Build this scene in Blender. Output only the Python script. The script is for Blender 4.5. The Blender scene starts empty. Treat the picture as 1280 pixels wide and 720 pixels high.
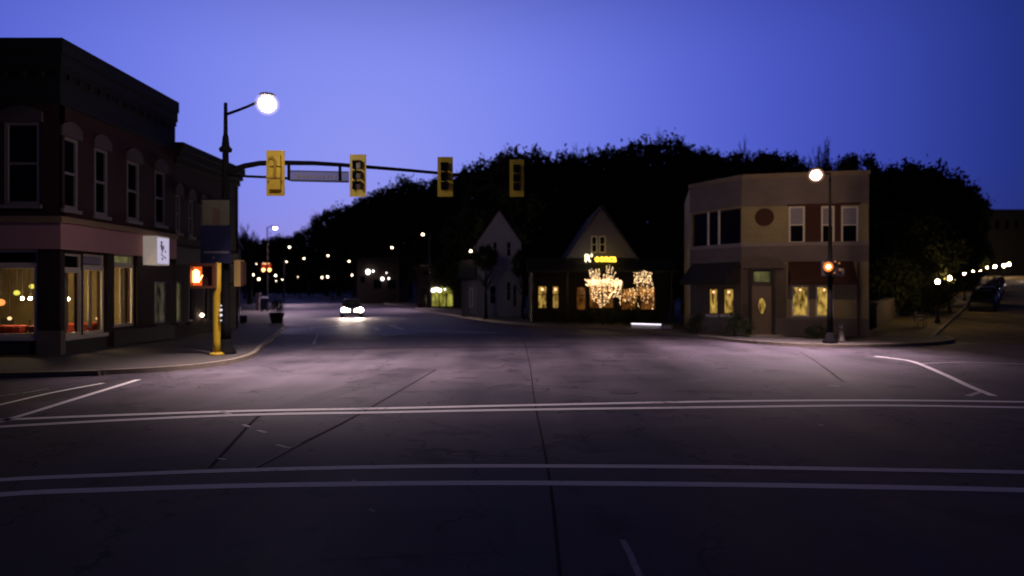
import bpy, math, random
from mathutils import Vector, Matrix
random.seed(7)
SC = bpy.context.scene
COL = SC.collection
H, F_ = 2.4, 900.0            # eye height and focal length (photo pixels)
V = Vector
PI = math.pi

def P(px, py, Y):             # a point at distance Y
    return V(((px-640)/F_*Y, Y, H+(360-py)/F_*Y))
def G(px, py, z=0.0):         # a point on the level ground
    Y = (H-z)*F_/(py-360)
    return V(((px-640)/F_*Y, Y, z))

# ------------------------------------------------------------------ materials
def new_mat(name):
    m = bpy.data.materials.new(name); m.use_nodes = True
    nt = m.node_tree; b = nt.nodes['Principled BSDF']
    return m, nt, b
def mat(name, col, rough=.7, var=.25, scale=3.0, bump=0.0, metal=0.0, spec=.5, emit=None, es=0.0):
    m, nt, b = new_mat(name)
    b.inputs['Roughness'].default_value = rough
    b.inputs['Metallic'].default_value = metal
    b.inputs['Specular IOR Level'].default_value = spec
    tc = nt.nodes.new('ShaderNodeTexCoord')
    nz = nt.nodes.new('ShaderNodeTexNoise'); nz.inputs['Scale'].default_value = scale; nz.inputs['Detail'].default_value = 6
    nt.links.new(tc.outputs['Object'], nz.inputs['Vector'])
    mx = nt.nodes.new('ShaderNodeMix'); mx.data_type = 'RGBA'
    mx.inputs[6].default_value = (*[c*(1-var) for c in col], 1)
    mx.inputs[7].default_value = (*[min(1, c*(1+var)) for c in col], 1)
    nt.links.new(nz.outputs['Fac'], mx.inputs[0]); nt.links.new(mx.outputs[2], b.inputs['Base Color'])
    if bump:
        bp = nt.nodes.new('ShaderNodeBump'); bp.inputs['Strength'].default_value = bump; bp.inputs['Distance'].default_value = .03
        nt.links.new(nz.outputs['Fac'], bp.inputs['Height']); nt.links.new(bp.outputs['Normal'], b.inputs['Normal'])
    if emit:
        b.inputs['Emission Color'].default_value = (*emit, 1); b.inputs['Emission Strength'].default_value = es
    return m
def emat(name, col, s):
    m = bpy.data.materials.new(name); m.use_nodes = True; nt = m.node_tree
    nt.nodes.clear(); e = nt.nodes.new('ShaderNodeEmission'); o = nt.nodes.new('ShaderNodeOutputMaterial')
    e.inputs['Color'].default_value = (*col, 1); e.inputs['Strength'].default_value = s
    nt.links.new(e.outputs[0], o.inputs[0]); return m
def brick(name, c1, c2, mortar, rough=.85):
    m, nt, b = new_mat(name); b.inputs['Roughness'].default_value = rough
    g = nt.nodes.new('ShaderNodeNewGeometry'); s = nt.nodes.new('ShaderNodeSeparateXYZ'); nt.links.new(g.outputs['Position'], s.inputs[0])
    ad = nt.nodes.new('ShaderNodeMath'); nt.links.new(s.outputs['X'], ad.inputs[0]); nt.links.new(s.outputs['Y'], ad.inputs[1])
    cb = nt.nodes.new('ShaderNodeCombineXYZ'); nt.links.new(ad.outputs[0], cb.inputs['X']); nt.links.new(s.outputs['Z'], cb.inputs['Y'])
    br = nt.nodes.new('ShaderNodeTexBrick'); br.inputs['Scale'].default_value = 1.0
    br.inputs['Brick Width'].default_value = .24; br.inputs['Row Height'].default_value = .08; br.inputs['Mortar Size'].default_value = .008
    br.inputs['Color1'].default_value = (*c1, 1); br.inputs['Color2'].default_value = (*c2, 1); br.inputs['Mortar'].default_value = (*mortar, 1)
    nt.links.new(cb.outputs[0], br.inputs['Vector'])
    nz = nt.nodes.new('ShaderNodeTexNoise'); nz.inputs['Scale'].default_value = .8; nz.inputs['Detail'].default_value = 8
    nt.links.new(g.outputs['Position'], nz.inputs['Vector'])
    rmp = nt.nodes.new('ShaderNodeMapRange'); rmp.inputs['To Min'].default_value = .6; rmp.inputs['To Max'].default_value = 1.25
    nt.links.new(nz.outputs['Fac'], rmp.inputs['Value'])
    mx = nt.nodes.new('ShaderNodeVectorMath'); mx.operation = 'SCALE'
    nt.links.new(br.outputs['Color'], mx.inputs[0]); nt.links.new(rmp.outputs[0], mx.inputs['Scale'])
    nt.links.new(mx.outputs[0], b.inputs['Base Color'])
    bp = nt.nodes.new('ShaderNodeBump'); bp.inputs['Strength'].default_value = .5; bp.inputs['Distance'].default_value = .01; bp.invert = True
    nt.links.new(br.outputs['Fac'], bp.inputs['Height']); nt.links.new(bp.outputs['Normal'], b.inputs['Normal'])
    return m
def glass_mat(name, tint=(.9,.95,.95), refl=.12):
    m = bpy.data.materials.new(name); m.use_nodes = True; nt = m.node_tree; nt.nodes.clear()
    o = nt.nodes.new('ShaderNodeOutputMaterial'); mx = nt.nodes.new('ShaderNodeMixShader')
    t = nt.nodes.new('ShaderNodeBsdfTransparent'); t.inputs[0].default_value = (*tint, 1)
    g = nt.nodes.new('ShaderNodeBsdfGlossy'); g.inputs['Roughness'].default_value = .03
    fr = nt.nodes.new('ShaderNodeFresnel'); fr.inputs['IOR'].default_value = 1.5
    ge = nt.nodes.new('ShaderNodeNewGeometry'); iv = nt.nodes.new('ShaderNodeMath'); iv.operation = 'SUBTRACT'; iv.inputs[0].default_value = 1; nt.links.new(ge.outputs['Backfacing'], iv.inputs[1])
    mu = nt.nodes.new('ShaderNodeMath'); mu.operation = 'MULTIPLY'; nt.links.new(fr.outputs[0], mu.inputs[0]); nt.links.new(iv.outputs[0], mu.inputs[1])
    nt.links.new(mu.outputs[0], mx.inputs[0]); nt.links.new(t.outputs[0], mx.inputs[1]); nt.links.new(g.outputs[0], mx.inputs[2])
    nt.links.new(mx.outputs[0], o.inputs[0]); return m
def lit_pane(name, c_dark, c_bright, s, scale=2.5):
    # a lit room seen through curtains: warm emission with uneven furniture and drapes
    m = bpy.data.materials.new(name); m.use_nodes = True; nt = m.node_tree; nt.nodes.clear()
    o = nt.nodes.new('ShaderNodeOutputMaterial'); e = nt.nodes.new('ShaderNodeEmission'); e.inputs['Strength'].default_value = s
    tc = nt.nodes.new('ShaderNodeTexCoord'); mp = nt.nodes.new('ShaderNodeMapping'); mp.inputs['Scale'].default_value = (1.6, 1.6, .7)
    oi = nt.nodes.new('ShaderNodeObjectInfo'); om = nt.nodes.new('ShaderNodeVectorMath'); om.operation = 'SCALE'; om.inputs[0].default_value = (37, 19, 11); nt.links.new(oi.outputs['Random'], om.inputs['Scale']); nt.links.new(om.outputs[0], mp.inputs['Location'])
    nz = nt.nodes.new('ShaderNodeTexNoise'); nz.inputs['Scale'].default_value = scale; nz.inputs['Detail'].default_value = 3
    rp = nt.nodes.new('ShaderNodeValToRGB'); rp.color_ramp.elements[0].position = .35; rp.color_ramp.elements[1].position = .68
    rp.color_ramp.elements[0].color = (*c_dark, 1); rp.color_ramp.elements[1].color = (*c_bright, 1)
    gl = nt.nodes.new('ShaderNodeBsdfGlossy'); gl.inputs['Roughness'].default_value = .05; gl.inputs['Color'].default_value = (.05,.05,.05,1)
    ad = nt.nodes.new('ShaderNodeAddShader')
    nt.links.new(tc.outputs['Object'], mp.inputs[0]); nt.links.new(mp.outputs[0], nz.inputs['Vector']); nt.links.new(nz.outputs['Fac'], rp.inputs[0])
    nt.links.new(rp.outputs[0], e.inputs['Color']); nt.links.new(e.outputs[0], ad.inputs[0]); nt.links.new(gl.outputs[0], ad.inputs[1])
    nt.links.new(ad.outputs[0], o.inputs[0]); return m
def asphalt(name, base=.05, rough=.5, tint=(1, .96, .98), spec=.5):
    m, nt, b = new_mat(name)
    g = nt.nodes.new('ShaderNodeNewGeometry')
    n1 = nt.nodes.new('ShaderNodeTexNoise'); n1.inputs['Scale'].default_value = .35; n1.inputs['Detail'].default_value = 7
    n2 = nt.nodes.new('ShaderNodeTexNoise'); n2.inputs['Scale'].default_value = 45; n2.inputs['Detail'].default_value = 3
    mp = nt.nodes.new('ShaderNodeMapping'); mp.inputs['Scale'].default_value = (.9, .12, 1); mp.inputs['Rotation'].default_value = (0, 0, .33)
    n3 = nt.nodes.new('ShaderNodeTexNoise'); n3.inputs['Scale'].default_value = .8; n3.inputs['Detail'].default_value = 5
    for n in (n1, n2): nt.links.new(g.outputs['Position'], n.inputs['Vector'])
    nt.links.new(g.outputs['Position'], mp.inputs[0]); nt.links.new(mp.outputs[0], n3.inputs['Vector'])
    s = nt.nodes.new('ShaderNodeMath'); s.operation = 'ADD'; nt.links.new(n1.outputs['Fac'], s.inputs[0]); nt.links.new(n3.outputs['Fac'], s.inputs[1])
    s2 = nt.nodes.new('ShaderNodeMath'); s2.operation = 'MULTIPLY_ADD'; s2.inputs[1].default_value = .35
    nt.links.new(n2.outputs['Fac'], s2.inputs[0]); nt.links.new(s.outputs[0], s2.inputs[2])
    mr = nt.nodes.new('ShaderNodeMapRange'); mr.inputs['From Min'].default_value = .8; mr.inputs['From Max'].default_value = 1.55
    mr.inputs['To Min'].default_value = base*.35; mr.inputs['To Max'].default_value = base*1.7
    nt.links.new(s2.outputs[0], mr.inputs['Value'])
    vm = nt.nodes.new('ShaderNodeVectorMath'); vm.operation = 'SCALE'; vm.inputs[0].default_value = tint
    wn = nt.nodes.new('ShaderNodeTexNoise'); wn.inputs['Scale'].default_value = 1.3; wn.inputs['Detail'].default_value = 5; nt.links.new(g.outputs['Position'], wn.inputs['Vector'])
    wv = nt.nodes.new('ShaderNodeVectorMath'); wv.operation = 'SCALE'; wv.inputs['Scale'].default_value = 1.6; nt.links.new(wn.outputs['Color'], wv.inputs[0])
    wa = nt.nodes.new('ShaderNodeVectorMath'); nt.links.new(g.outputs['Position'], wa.inputs[0]); nt.links.new(wv.outputs[0], wa.inputs[1])
    vo = nt.nodes.new('ShaderNodeTexVoronoi'); vo.feature = 'DISTANCE_TO_EDGE'; vo.inputs['Scale'].default_value = .27; nt.links.new(wa.outputs[0], vo.inputs['Vector'])
    ck = nt.nodes.new('ShaderNodeMapRange'); ck.inputs['From Min'].default_value = .002; ck.inputs['From Max'].default_value = .009; ck.inputs['To Min'].default_value = .35; nt.links.new(vo.outputs['Distance'], ck.inputs['Value'])
    st = nt.nodes.new('ShaderNodeTexNoise'); st.inputs['Scale'].default_value = .9; st.inputs['Detail'].default_value = 4; nt.links.new(wa.outputs[0], st.inputs['Vector'])
    sr = nt.nodes.new('ShaderNodeMapRange'); sr.inputs['From Min'].default_value = .60; sr.inputs['From Max'].default_value = .68; sr.inputs['To Min'].default_value = 1; sr.inputs['To Max'].default_value = .6; nt.links.new(st.outputs['Fac'], sr.inputs['Value'])
    m1 = nt.nodes.new('ShaderNodeMath'); m1.operation = 'MULTIPLY'; nt.links.new(mr.outputs[0], m1.inputs[0]); nt.links.new(ck.outputs[0], m1.inputs[1])
    m2 = nt.nodes.new('ShaderNodeMath'); m2.operation = 'MULTIPLY'; nt.links.new(m1.outputs[0], m2.inputs[0]); nt.links.new(sr.outputs[0], m2.inputs[1])
    nt.links.new(m2.outputs[0], vm.inputs['Scale']); nt.links.new(vm.outputs[0], b.inputs['Base Color'])
    mr2 = nt.nodes.new('ShaderNodeMapRange'); mr2.inputs['From Min'].default_value = .8; mr2.inputs['From Max'].default_value = 1.3
    mr2.inputs['To Min'].default_value = rough-.07; mr2.inputs['To Max'].default_value = rough+.1
    nt.links.new(s.outputs[0], mr2.inputs['Value']); nt.links.new(mr2.outputs[0], b.inputs['Roughness'])
    b.inputs['Specular IOR Level'].default_value = spec
    bp = nt.nodes.new('ShaderNodeBump'); bp.inputs['Strength'].default_value = .35; bp.inputs['Distance'].default_value = .006
    nt.links.new(n2.outputs['Fac'], bp.inputs['Height']); nt.links.new(bp.outputs['Normal'], b.inputs['Normal'])
    return m
def paint_mat(name, col, worn):     # road paint rubbed away in flecks by tyres
    m, nt, b = new_mat(name); b.inputs['Roughness'].default_value = .7; b.inputs['Specular IOR Level'].default_value = .2
    g = nt.nodes.new('ShaderNodeNewGeometry'); n1 = nt.nodes.new('ShaderNodeTexNoise'); n1.inputs['Scale'].default_value = 7; n1.inputs['Detail'].default_value = 8; n1.inputs['Roughness'].default_value = .75
    n2 = nt.nodes.new('ShaderNodeTexNoise'); n2.inputs['Scale'].default_value = .5; n2.inputs['Detail'].default_value = 3
    for n in (n1, n2): nt.links.new(g.outputs['Position'], n.inputs['Vector'])
    ad = nt.nodes.new('ShaderNodeMath'); ad.operation = 'MULTIPLY_ADD'; ad.inputs[1].default_value = .9; nt.links.new(n2.outputs['Fac'], ad.inputs[0]); nt.links.new(n1.outputs['Fac'], ad.inputs[2])
    rp = nt.nodes.new('ShaderNodeMapRange'); rp.inputs['From Min'].default_value = .72+worn; rp.inputs['From Max'].default_value = .92+worn; nt.links.new(ad.outputs[0], rp.inputs['Value'])
    mx = nt.nodes.new('ShaderNodeMix'); mx.data_type = 'RGBA'; mx.inputs[6].default_value = (.12,.10,.115,1); mx.inputs[7].default_value = (*col,1)
    nt.links.new(rp.outputs[0], mx.inputs[0]); nt.links.new(mx.outputs[2], b.inputs['Base Color']); return m
def translucent(name, col):       # milky plastic plate that lets the sky through
    m = bpy.data.materials.new(name); m.use_nodes = True; nt = m.node_tree; nt.nodes.clear()
    o = nt.nodes.new('ShaderNodeOutputMaterial'); mx = nt.nodes.new('ShaderNodeMixShader'); mx.inputs[0].default_value = .62
    t = nt.nodes.new('ShaderNodeBsdfTransparent'); d = nt.nodes.new('ShaderNodeBsdfDiffuse'); d.inputs['Color'].default_value = (*col,1)
    nt.links.new(t.outputs[0], mx.inputs[1]); nt.links.new(d.outputs[0], mx.inputs[2]); nt.links.new(mx.outputs[0], o.inputs[0]); return m
def leaf_mat(name, col):
    m, nt, b = new_mat(name); b.inputs['Roughness'].default_value = .8; b.inputs['Specular IOR Level'].default_value = .1
    oi = nt.nodes.new('ShaderNodeObjectInfo'); g = nt.nodes.new('ShaderNodeNewGeometry')
    ad = nt.nodes.new('ShaderNodeMath'); nt.links.new(oi.outputs['Random'], ad.inputs[0]); nt.links.new(g.outputs['Random Per Island'], ad.inputs[1])
    mr = nt.nodes.new('ShaderNodeMapRange'); mr.inputs['From Max'].default_value = 2; mr.inputs['To Min'].default_value = .5; mr.inputs['To Max'].default_value = 1.5
    nt.links.new(ad.outputs[0], mr.inputs['Value'])
    vm = nt.nodes.new('ShaderNodeVectorMath'); vm.operation = 'SCALE'; vm.inputs[0].default_value = col
    nt.links.new(mr.outputs[0], vm.inputs['Scale']); nt.links.new(vm.outputs[0], b.inputs['Base Color'])
    return m

M = dict(
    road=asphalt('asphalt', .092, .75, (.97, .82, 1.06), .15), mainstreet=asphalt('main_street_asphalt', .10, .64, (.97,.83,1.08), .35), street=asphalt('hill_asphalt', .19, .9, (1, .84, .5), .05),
    patch=asphalt('patch_asphalt', .072, .75, (.97,.82,1.06), .15), patch_pale=asphalt('pale_patch_asphalt', .11, .75, (.97,.82,1.06), .15), tar=mat('tar', (.048,.041,.05), .95, .3, 8, 0, 0, .05), worn=asphalt('pale_seam', .085, .7, (1,.95,1), .2),
    paint=paint_mat('road_paint', (.8,.76,.8), -.10), paint_old=paint_mat('worn_paint', (.46,.42,.47), -.02),
    concrete=mat('concrete', (.074,.064,.064), .85, .25, 1.6, .2), kerb=mat('kerb_stone', (.24,.2,.16), .85, .3, 2.5, .2),
    earth=mat('earth', (.05,.045,.03), .95, .4, .6, .4), bank=mat('bank_grass', (.17,.135,.06), .95, .4, 1.2, .4),
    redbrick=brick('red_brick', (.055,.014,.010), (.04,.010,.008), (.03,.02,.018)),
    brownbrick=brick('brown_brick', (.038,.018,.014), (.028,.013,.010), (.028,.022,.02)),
    yellowbrick=brick('buff_brick', (.36,.315,.175), (.31,.27,.15), (.28,.25,.17)),
    bandbrick=brick('grey_buff_brick', (.20,.172,.175), (.175,.15,.155), (.165,.145,.15)),
    darkstone=mat('dark_stone', (.12,.10,.085), .9, .35, 1.5, .4), buffstone=mat('buff_stone', (.22,.18,.14), .85, .25, 2, .2),
    fascia=mat('mauve_fascia', (.54,.29,.29), .7, .12, 1.1), cornice=mat('cornice_paint', (.014,.012,.012), .8, .3, 2),
    trim=mat('tan_trim', (.32,.22,.12), .7, .2, 2), frame=mat('window_frame', (.24,.215,.22), .6, .15, 3),
    shopframe=mat('shop_frame', (.70,.64,.54), .6, .12, 3), hoodbrown=mat('signal_hood', (.10,.035,.018), .6, .2, 4), tanbox=mat('tan_box', (.22,.15,.05), .6, .2, 4), strap=mat('signal_strap', (.36,.22,.02), .6, .4, 4), whitepaint=mat('white_paint', (.7,.69,.67), .6, .1, 3), hood=mat('window_hood', (.10,.075,.08), .85, .2, 3),
    black=mat('black_metal', (.012,.012,.013), .5, .3, 4), roof=mat('roof_shingle', (.03,.03,.032), .95, .4, 6, .3),
    siding=mat('white_siding', (.74,.74,.82), .75, .1, 2), greysiding=mat('grey_siding', (.15,.147,.21), .75, .12, 2), maroon=mat('maroon_canvas', (.05,.018,.013), .9, .2, 3), darkcanvas=mat('dark_canvas', (.02,.018,.018), .9, .3, 3),
    redpanel=mat('red_panel', (.055,.018,.014), .85, .25, 3), blind=mat('window_blind', (.27,.27,.36), .8, .08, 2),
    darkpane=mat('dark_pane', (.006,.006,.008), .08, .2, 1, 0, 0, .10), glass=glass_mat('clear_glass'),
    bulkhead=mat('bulkhead', (.035,.03,.026), .7, .3, 3), door=mat('panelled_door', (.24,.19,.14), .6, .15, 4),
    signal=mat('signal_yellow', (.68,.52,.05), .5, .12, 3), signal_dirty=mat('dirty_signal_yellow', (.66,.46,.035), .6, .35, 2.2), postyellow=mat('post_yellow', (.44,.29,.012), .6, .2, 5),
    lens_off=mat('unlit_lens', (.03,.006,.006), .35, .3, 5), visor=mat('visor_brown', (.035,.012,.008), .6, .3, 4),
    pole=mat('bronze_pole', (.008,.0075,.009), .85, .3, 3, 0, 0, .08), galv=mat('grey_metal', (.2,.2,.21), .45, .2, 4, 0, .6),
    signplate=translucent('sign_plate', (.26,.24,.36)), signletter=mat('sign_letter', (.25,.24,.29), .6, .2, 4), signedge=mat('sign_edge', (.10,.10,.12), .5, .2, 3),
    banner_pale=mat('banner_picture', (.12,.11,.085), .8, .35, 2.2), banner_blue=mat('banner_blue', (.005,.006,.05), .8, .2, 2), banner_skin=mat('banner_figure', (.11,.07,.055), .8, .3, 3), banner_white=mat('banner_white', (.13,.13,.17), .8, .15, 3),
    boxside=mat('sign_side', (.5,.45,.42), .6, .05, 1, emit=(1,.84,.74), es=.20), room=mat('room_wall', (.20,.155,.07), .9, .6, 1.6), roomfloor=mat('room_floor', (.12,.05,.03), .6, .3, 2), redcloth=mat('red_cloth', (.30,.03,.02), .8, .2, 4),
    curtain=mat('curtain', (.45,.40,.32), .9, .12, 4), leaf=leaf_mat('leaves', (.045,.055,.025)), shrubleaf=leaf_mat('shrub_leaves', (.035,.05,.02)), bark=mat('bark', (.05,.04,.033), .95, .4, 6, .4),
    carpaint=mat('dark_car_paint', (.010,.009,.010), .5, .1, 1, 0, .3), redpaint=mat('maroon_car_paint', (.09,.012,.012), .3, .1, 1, 0, .3), silverpaint=mat('silver_car_paint', (.2,.2,.21), .3, .1, 1, 0, .6),
    tyre=mat('tyre', (.012,.012,.012), .9, .2, 6), rim=mat('rim', (.3,.3,.3), .35, .1, 3, 0, .9), plate=mat('number_plate', (.5,.5,.48), .6, .1, 3), taillens=mat('tail_lens', (.2,.01,.01), .2, .1, 3),
    cloth=mat('white_cloth', (.6,.56,.5), .9, .1, 2), terracotta=mat('planter_clay', (.07,.05,.05), .9, .2, 4), bluebox=mat('blue_box', (.02,.03,.09), .5, .1, 3), ledge=mat('white_ledge', (.8,.8,.8), .6, .05, 2),
    hydrant=mat('hydrant_paint', (.11,.095,.085), .6, .15, 5), wood=mat('bench_wood', (.10,.06,.04), .7, .3, 5),
    e_street=emat('street_lamp_glow', (1, .80, .66), 145), e_warm=emat('warm_street_glow', (1, .62, .32), 300), e_globe=emat('globe_glow', (1, .66, .30), 340), e_far=emat('far_lamp_glow', (1, .70, .46), 16), e_violet=emat('violet_lamp_glow', (.85, .66, 1), 22),
    e_amber=emat('amber_glow', (1, .40, .12), 7), e_halo=emat('orange_halo_glow', (1, .26, .05), 1.1), e_ind=emat('indicator_glow', (1, .34, .10), .35), e_hand=emat('hand_glow', (1, .30, .09), 14), e_handrim=emat('hand_rim_glow', (1, .12, .02), .9), e_string=emat('string_light_glow', (1, .64, .31), 6), e_string2=emat('amber_string_glow', (1, .42, .10), 2.6),
    e_signw=emat('white_letter_glow', (1, .86, .55), 2.6), e_signy=emat('yellow_letter_glow', (1, .62, .05), 3.2), e_box=emat('sign_face_glow', (.80, .72, 1), .62), e_bulb=emat('bulb_glow', (1, .62, .30), 500), e_dim=emat('dim_bulb_glow', (1, .50, .22), 2.2), e_green=emat('lime_shade_glow', (.75, .60, .08), 1.6), e_orange=emat('orange_shade_glow', (1, .28, .07), 1.8),
    e_head=emat('headlight_glow', (1, .78, .62), 520), e_red=emat('red_sign_glow', (1, .08, .02), .35), e_white=emat('shop_light_glow', (1, .92, .85), 6), e_stud=emat('button_light_glow', (.9, .9, 1), .9), e_tail=emat('tail_glow', (1, .08, .03), 3),
    l_warm=lit_pane('lit_warm_pane', (.07,.035,.006), (1,.62,.13), .62, 3.4), l_amber=lit_pane('lit_amber_pane', (.10,.03,.004), (.60,.22,.04), .24), l_green=lit_pane('lit_shop_pane', (.10,.08,.01), (.62,.60,.10), .75, 1.6), l_dim=lit_pane('dim_pane', (.06,.055,.02), (.24,.22,.08), .55), l_side=lit_pane('lit_side_pane', (.01,.007,.004), (.14,.12,.08), .5),
)

def glow_shell_mat(name, col, s):   # see-through glowing shell, imitates the soft halo round a lamp
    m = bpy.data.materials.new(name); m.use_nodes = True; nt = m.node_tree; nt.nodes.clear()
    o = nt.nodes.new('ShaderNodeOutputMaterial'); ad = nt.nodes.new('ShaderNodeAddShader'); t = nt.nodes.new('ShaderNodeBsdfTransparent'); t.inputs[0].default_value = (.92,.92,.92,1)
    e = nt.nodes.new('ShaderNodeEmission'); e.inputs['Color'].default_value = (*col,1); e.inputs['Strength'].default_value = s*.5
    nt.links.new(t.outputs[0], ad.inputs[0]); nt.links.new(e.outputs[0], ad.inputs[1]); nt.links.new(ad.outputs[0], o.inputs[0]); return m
# ------------------------------------------------------------------ mesh helper
class MB:
    def __init__(s): s.v = []; s.f = []; s.m = []
    def add(s, vs, fs, m=0):
        b = len(s.v); s.v += [V(x) for x in vs]
        for f in fs: s.f.append([b+i for i in f]); s.m.append(m)
    def quad(s, a, b, c, d, m=0): s.add([a, b, c, d], [(0,1,2,3)], m)
    def hexa(s, o, ux, uy, uz, m=0):
        o, ux, uy, uz = V(o), V(ux), V(uy), V(uz)
        s.add([o, o+ux, o+ux+uy, o+uy, o+uz, o+ux+uz, o+ux+uy+uz, o+uy+uz],
              [(0,3,2,1), (4,5,6,7), (0,1,5,4), (1,2,6,5), (2,3,7,6), (3,0,4,7)], m)
    def box(s, c, d, m=0, rz=0):
        c = V(c); R = Matrix.Rotation(rz, 3, 'Z'); x, y, z = R@V((d[0],0,0)), R@V((0,d[1],0)), V((0,0,d[2]))
        s.hexa(c-(x+y+z)/2, x, y, z, m)
    def prism(s, poly, z0, z1, m=0, caps=True):
        n = len(poly); zz0 = z0 if callable(z0) else (lambda x, y: z0); zz1 = z1 if callable(z1) else (lambda x, y: z1)
        vs = [(p[0], p[1], zz0(p[0], p[1])) for p in poly]+[(p[0], p[1], zz1(p[0], p[1])) for p in poly]
        fs = [(i, (i+1) % n, n+(i+1) % n, n+i) for i in range(n)]
        fs += [tuple(range(n, 2*n)), tuple(reversed(range(n)))]
        s.add(vs, fs, m)
    def tube(s, pts, r, n=8, m=0, cap=True):
        pts = [V(p) for p in pts]; rs = r if isinstance(r, (list, tuple)) else [r]*len(pts); rings = []; vs = []; fs = []
        up = None
        for i, p in enumerate(pts):
            d = (pts[min(i+1, len(pts)-1)]-pts[max(i-1, 0)]).normalized()
            if up is None: up = d.orthogonal().normalized()
            else:
                up = up-d*up.dot(d); up = up.normalized() if up.length > 1e-6 else d.orthogonal().normalized()
            w = d.cross(up)
            for k in range(n):
                a = 2*PI*k/n; vs.append(p+(up*math.cos(a)+w*math.sin(a))*rs[i])
        for i in range(len(pts)-1):
            for k in range(n): fs.append((i*n+k, i*n+(k+1) % n, (i+1)*n+(k+1) % n, (i+1)*n+k))
        if cap: fs += [tuple(reversed(range(n))), tuple(range((len(pts)-1)*n, len(pts)*n))]
        s.add(vs, fs, m)
    def lathe(s, c, prof, n=16, m=0):
        c = V(c); s.tube([c+V((0,0,z)) for r, z in prof], [max(r, .0005) for r, z in prof], n, m)
    def ball(s, c, r, n=8, m=0, sz=1):
        c = V(c); vs = []; fs = []; k = max(4, n//2)
        for i in range(1, k):
            t = PI*i/k
            for j in range(n): a = 2*PI*j/n; vs.append(c+V((r*math.sin(t)*math.cos(a), r*math.sin(t)*math.sin(a), r*sz*math.cos(t))))
        vs += [c+V((0,0,r*sz)), c-V((0,0,r*sz))]; T, B = len(vs)-2, len(vs)-1
        for i in range(k-2):
            for j in range(n): fs.append((i*n+j, (i+1)*n+j, (i+1)*n+(j+1) % n, i*n+(j+1) % n))
        for j in range(n): fs.append((T, j, (j+1) % n)); fs.append((B, (k-2)*n+(j+1) % n, (k-2)*n+j))
        s.add(vs, fs, m)
    def disc(s, c, nrm, r, n=16, m=0, t=.02):
        c, d = V(c), V(nrm).normalized(); s.tube([c, c+d*t], r, n, m)
    def build(s, name, mats, parent=None, smooth=False, local=False):
        if not isinstance(mats, (list, tuple)): mats = [mats]
        off = V((0,0,0))
        if parent is not None and not local:
            q = parent
            while q is not None: off = off+q.location; q = q.parent
        me = bpy.data.meshes.new(name); me.from_pydata([tuple(x-off) for x in s.v], [], s.f)
        for m in mats: me.materials.append(M[m] if isinstance(m, str) else m)
        me.polygons.foreach_set('material_index', s.m)
        if smooth: me.polygons.foreach_set('use_smooth', [True]*len(me.polygons))
        me.update()
        o = bpy.data.objects.new(name, me); COL.objects.link(o)
        if parent is not None: o.parent = parent
        return o
def tag(o, label, cat, group=None):
    o['label'] = label; o['category'] = cat
    if group: o['group'] = group
    return o
def thing(name, label, cat, loc=(0,0,0), rz=0, group=None):
    o = bpy.data.objects.new(name, None); o.empty_display_size = .2; COL.objects.link(o)
    o.location = loc; o.rotation_euler = (0,0,rz)
    return tag(o, label, cat, group)
def struct(mb, name, m, kind='structure'):
    o = mb.build(name, m); o['kind'] = kind; return o
def copy_tree(o, parent=None):
    c = o.copy(); COL.objects.link(c)
    if parent is not None: c.parent = parent
    for ch in list(o.children): copy_tree(ch, c)
    return c

class Face:                   # a vertical wall plane: u runs along it, v is height, d is outward
    def __init__(s, p0, p1):
        s.p0 = V((p0[0], p0[1])); s.L = (V((p1[0], p1[1]))-s.p0).length; s.u = (V((p1[0], p1[1]))-s.p0)/s.L; s.n = V((s.u.y, -s.u.x))
    def pt(s, u, v, d=0): q = s.p0+s.u*u+s.n*d; return V((q.x, q.y, v))
    def box(s, mb, u0, u1, v0, v1, d0, d1, m=0):
        mb.hexa(s.pt(u0, v0, d0), s.pt(u1, v0, d0)-s.pt(u0, v0, d0), s.pt(u0, v0, d1)-s.pt(u0, v0, d0), V((0,0,v1-v0)), m)
    def up(s, px):
        k = (px-640)/F_          # x = k*y
        return (k*s.p0.y-s.p0.x)/(s.u.x-k*s.u.y)
    def vp(s, u, py): return H+(360-py)/F_*(s.p0.y+s.u.y*u)
    def rect(s, x0, y0, x1, y1):
        a, b = s.up(x0), s.up(x1); c = (a+b)/2
        return a, b, s.vp(c, y1), s.vp(c, y0)
    def wall(s, mb, v0, v1, holes, t=.3, m=0, u0=0, u1=None):
        u1 = s.L if u1 is None else u1
        us = sorted({u0, u1, *[min(max(h[i], u0), u1) for h in holes for i in (0, 1)]}); vs = sorted({v0, v1, *[min(max(h[i], v0), v1) for h in holes for i in (2, 3)]})
        for a, b in zip(us, us[1:]):
            for c, d in zip(vs, vs[1:]):
                if b-a < 1e-5 or d-c < 1e-5: continue
                um, vm = (a+b)/2, (c+d)/2
                if any(h[0] < um < h[1] and h[2] < vm < h[3] for h in holes): continue
                mb.quad(s.pt(a,c), s.pt(b,c), s.pt(b,d), s.pt(a,d), m)
                mb.quad(s.pt(b,c,-t), s.pt(a,c,-t), s.pt(a,d,-t), s.pt(b,d,-t), m)
        for a, b, c, d in holes+[(u0, u1, v0, v1)]:
            for (p, q) in (((a,c),(b,c)), ((b,c),(b,d)), ((b,d),(a,d)), ((a,d),(a,c))):
                mb.quad(s.pt(*p), s.pt(*q), s.pt(*q, -t), s.pt(*p, -t), m)

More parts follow.
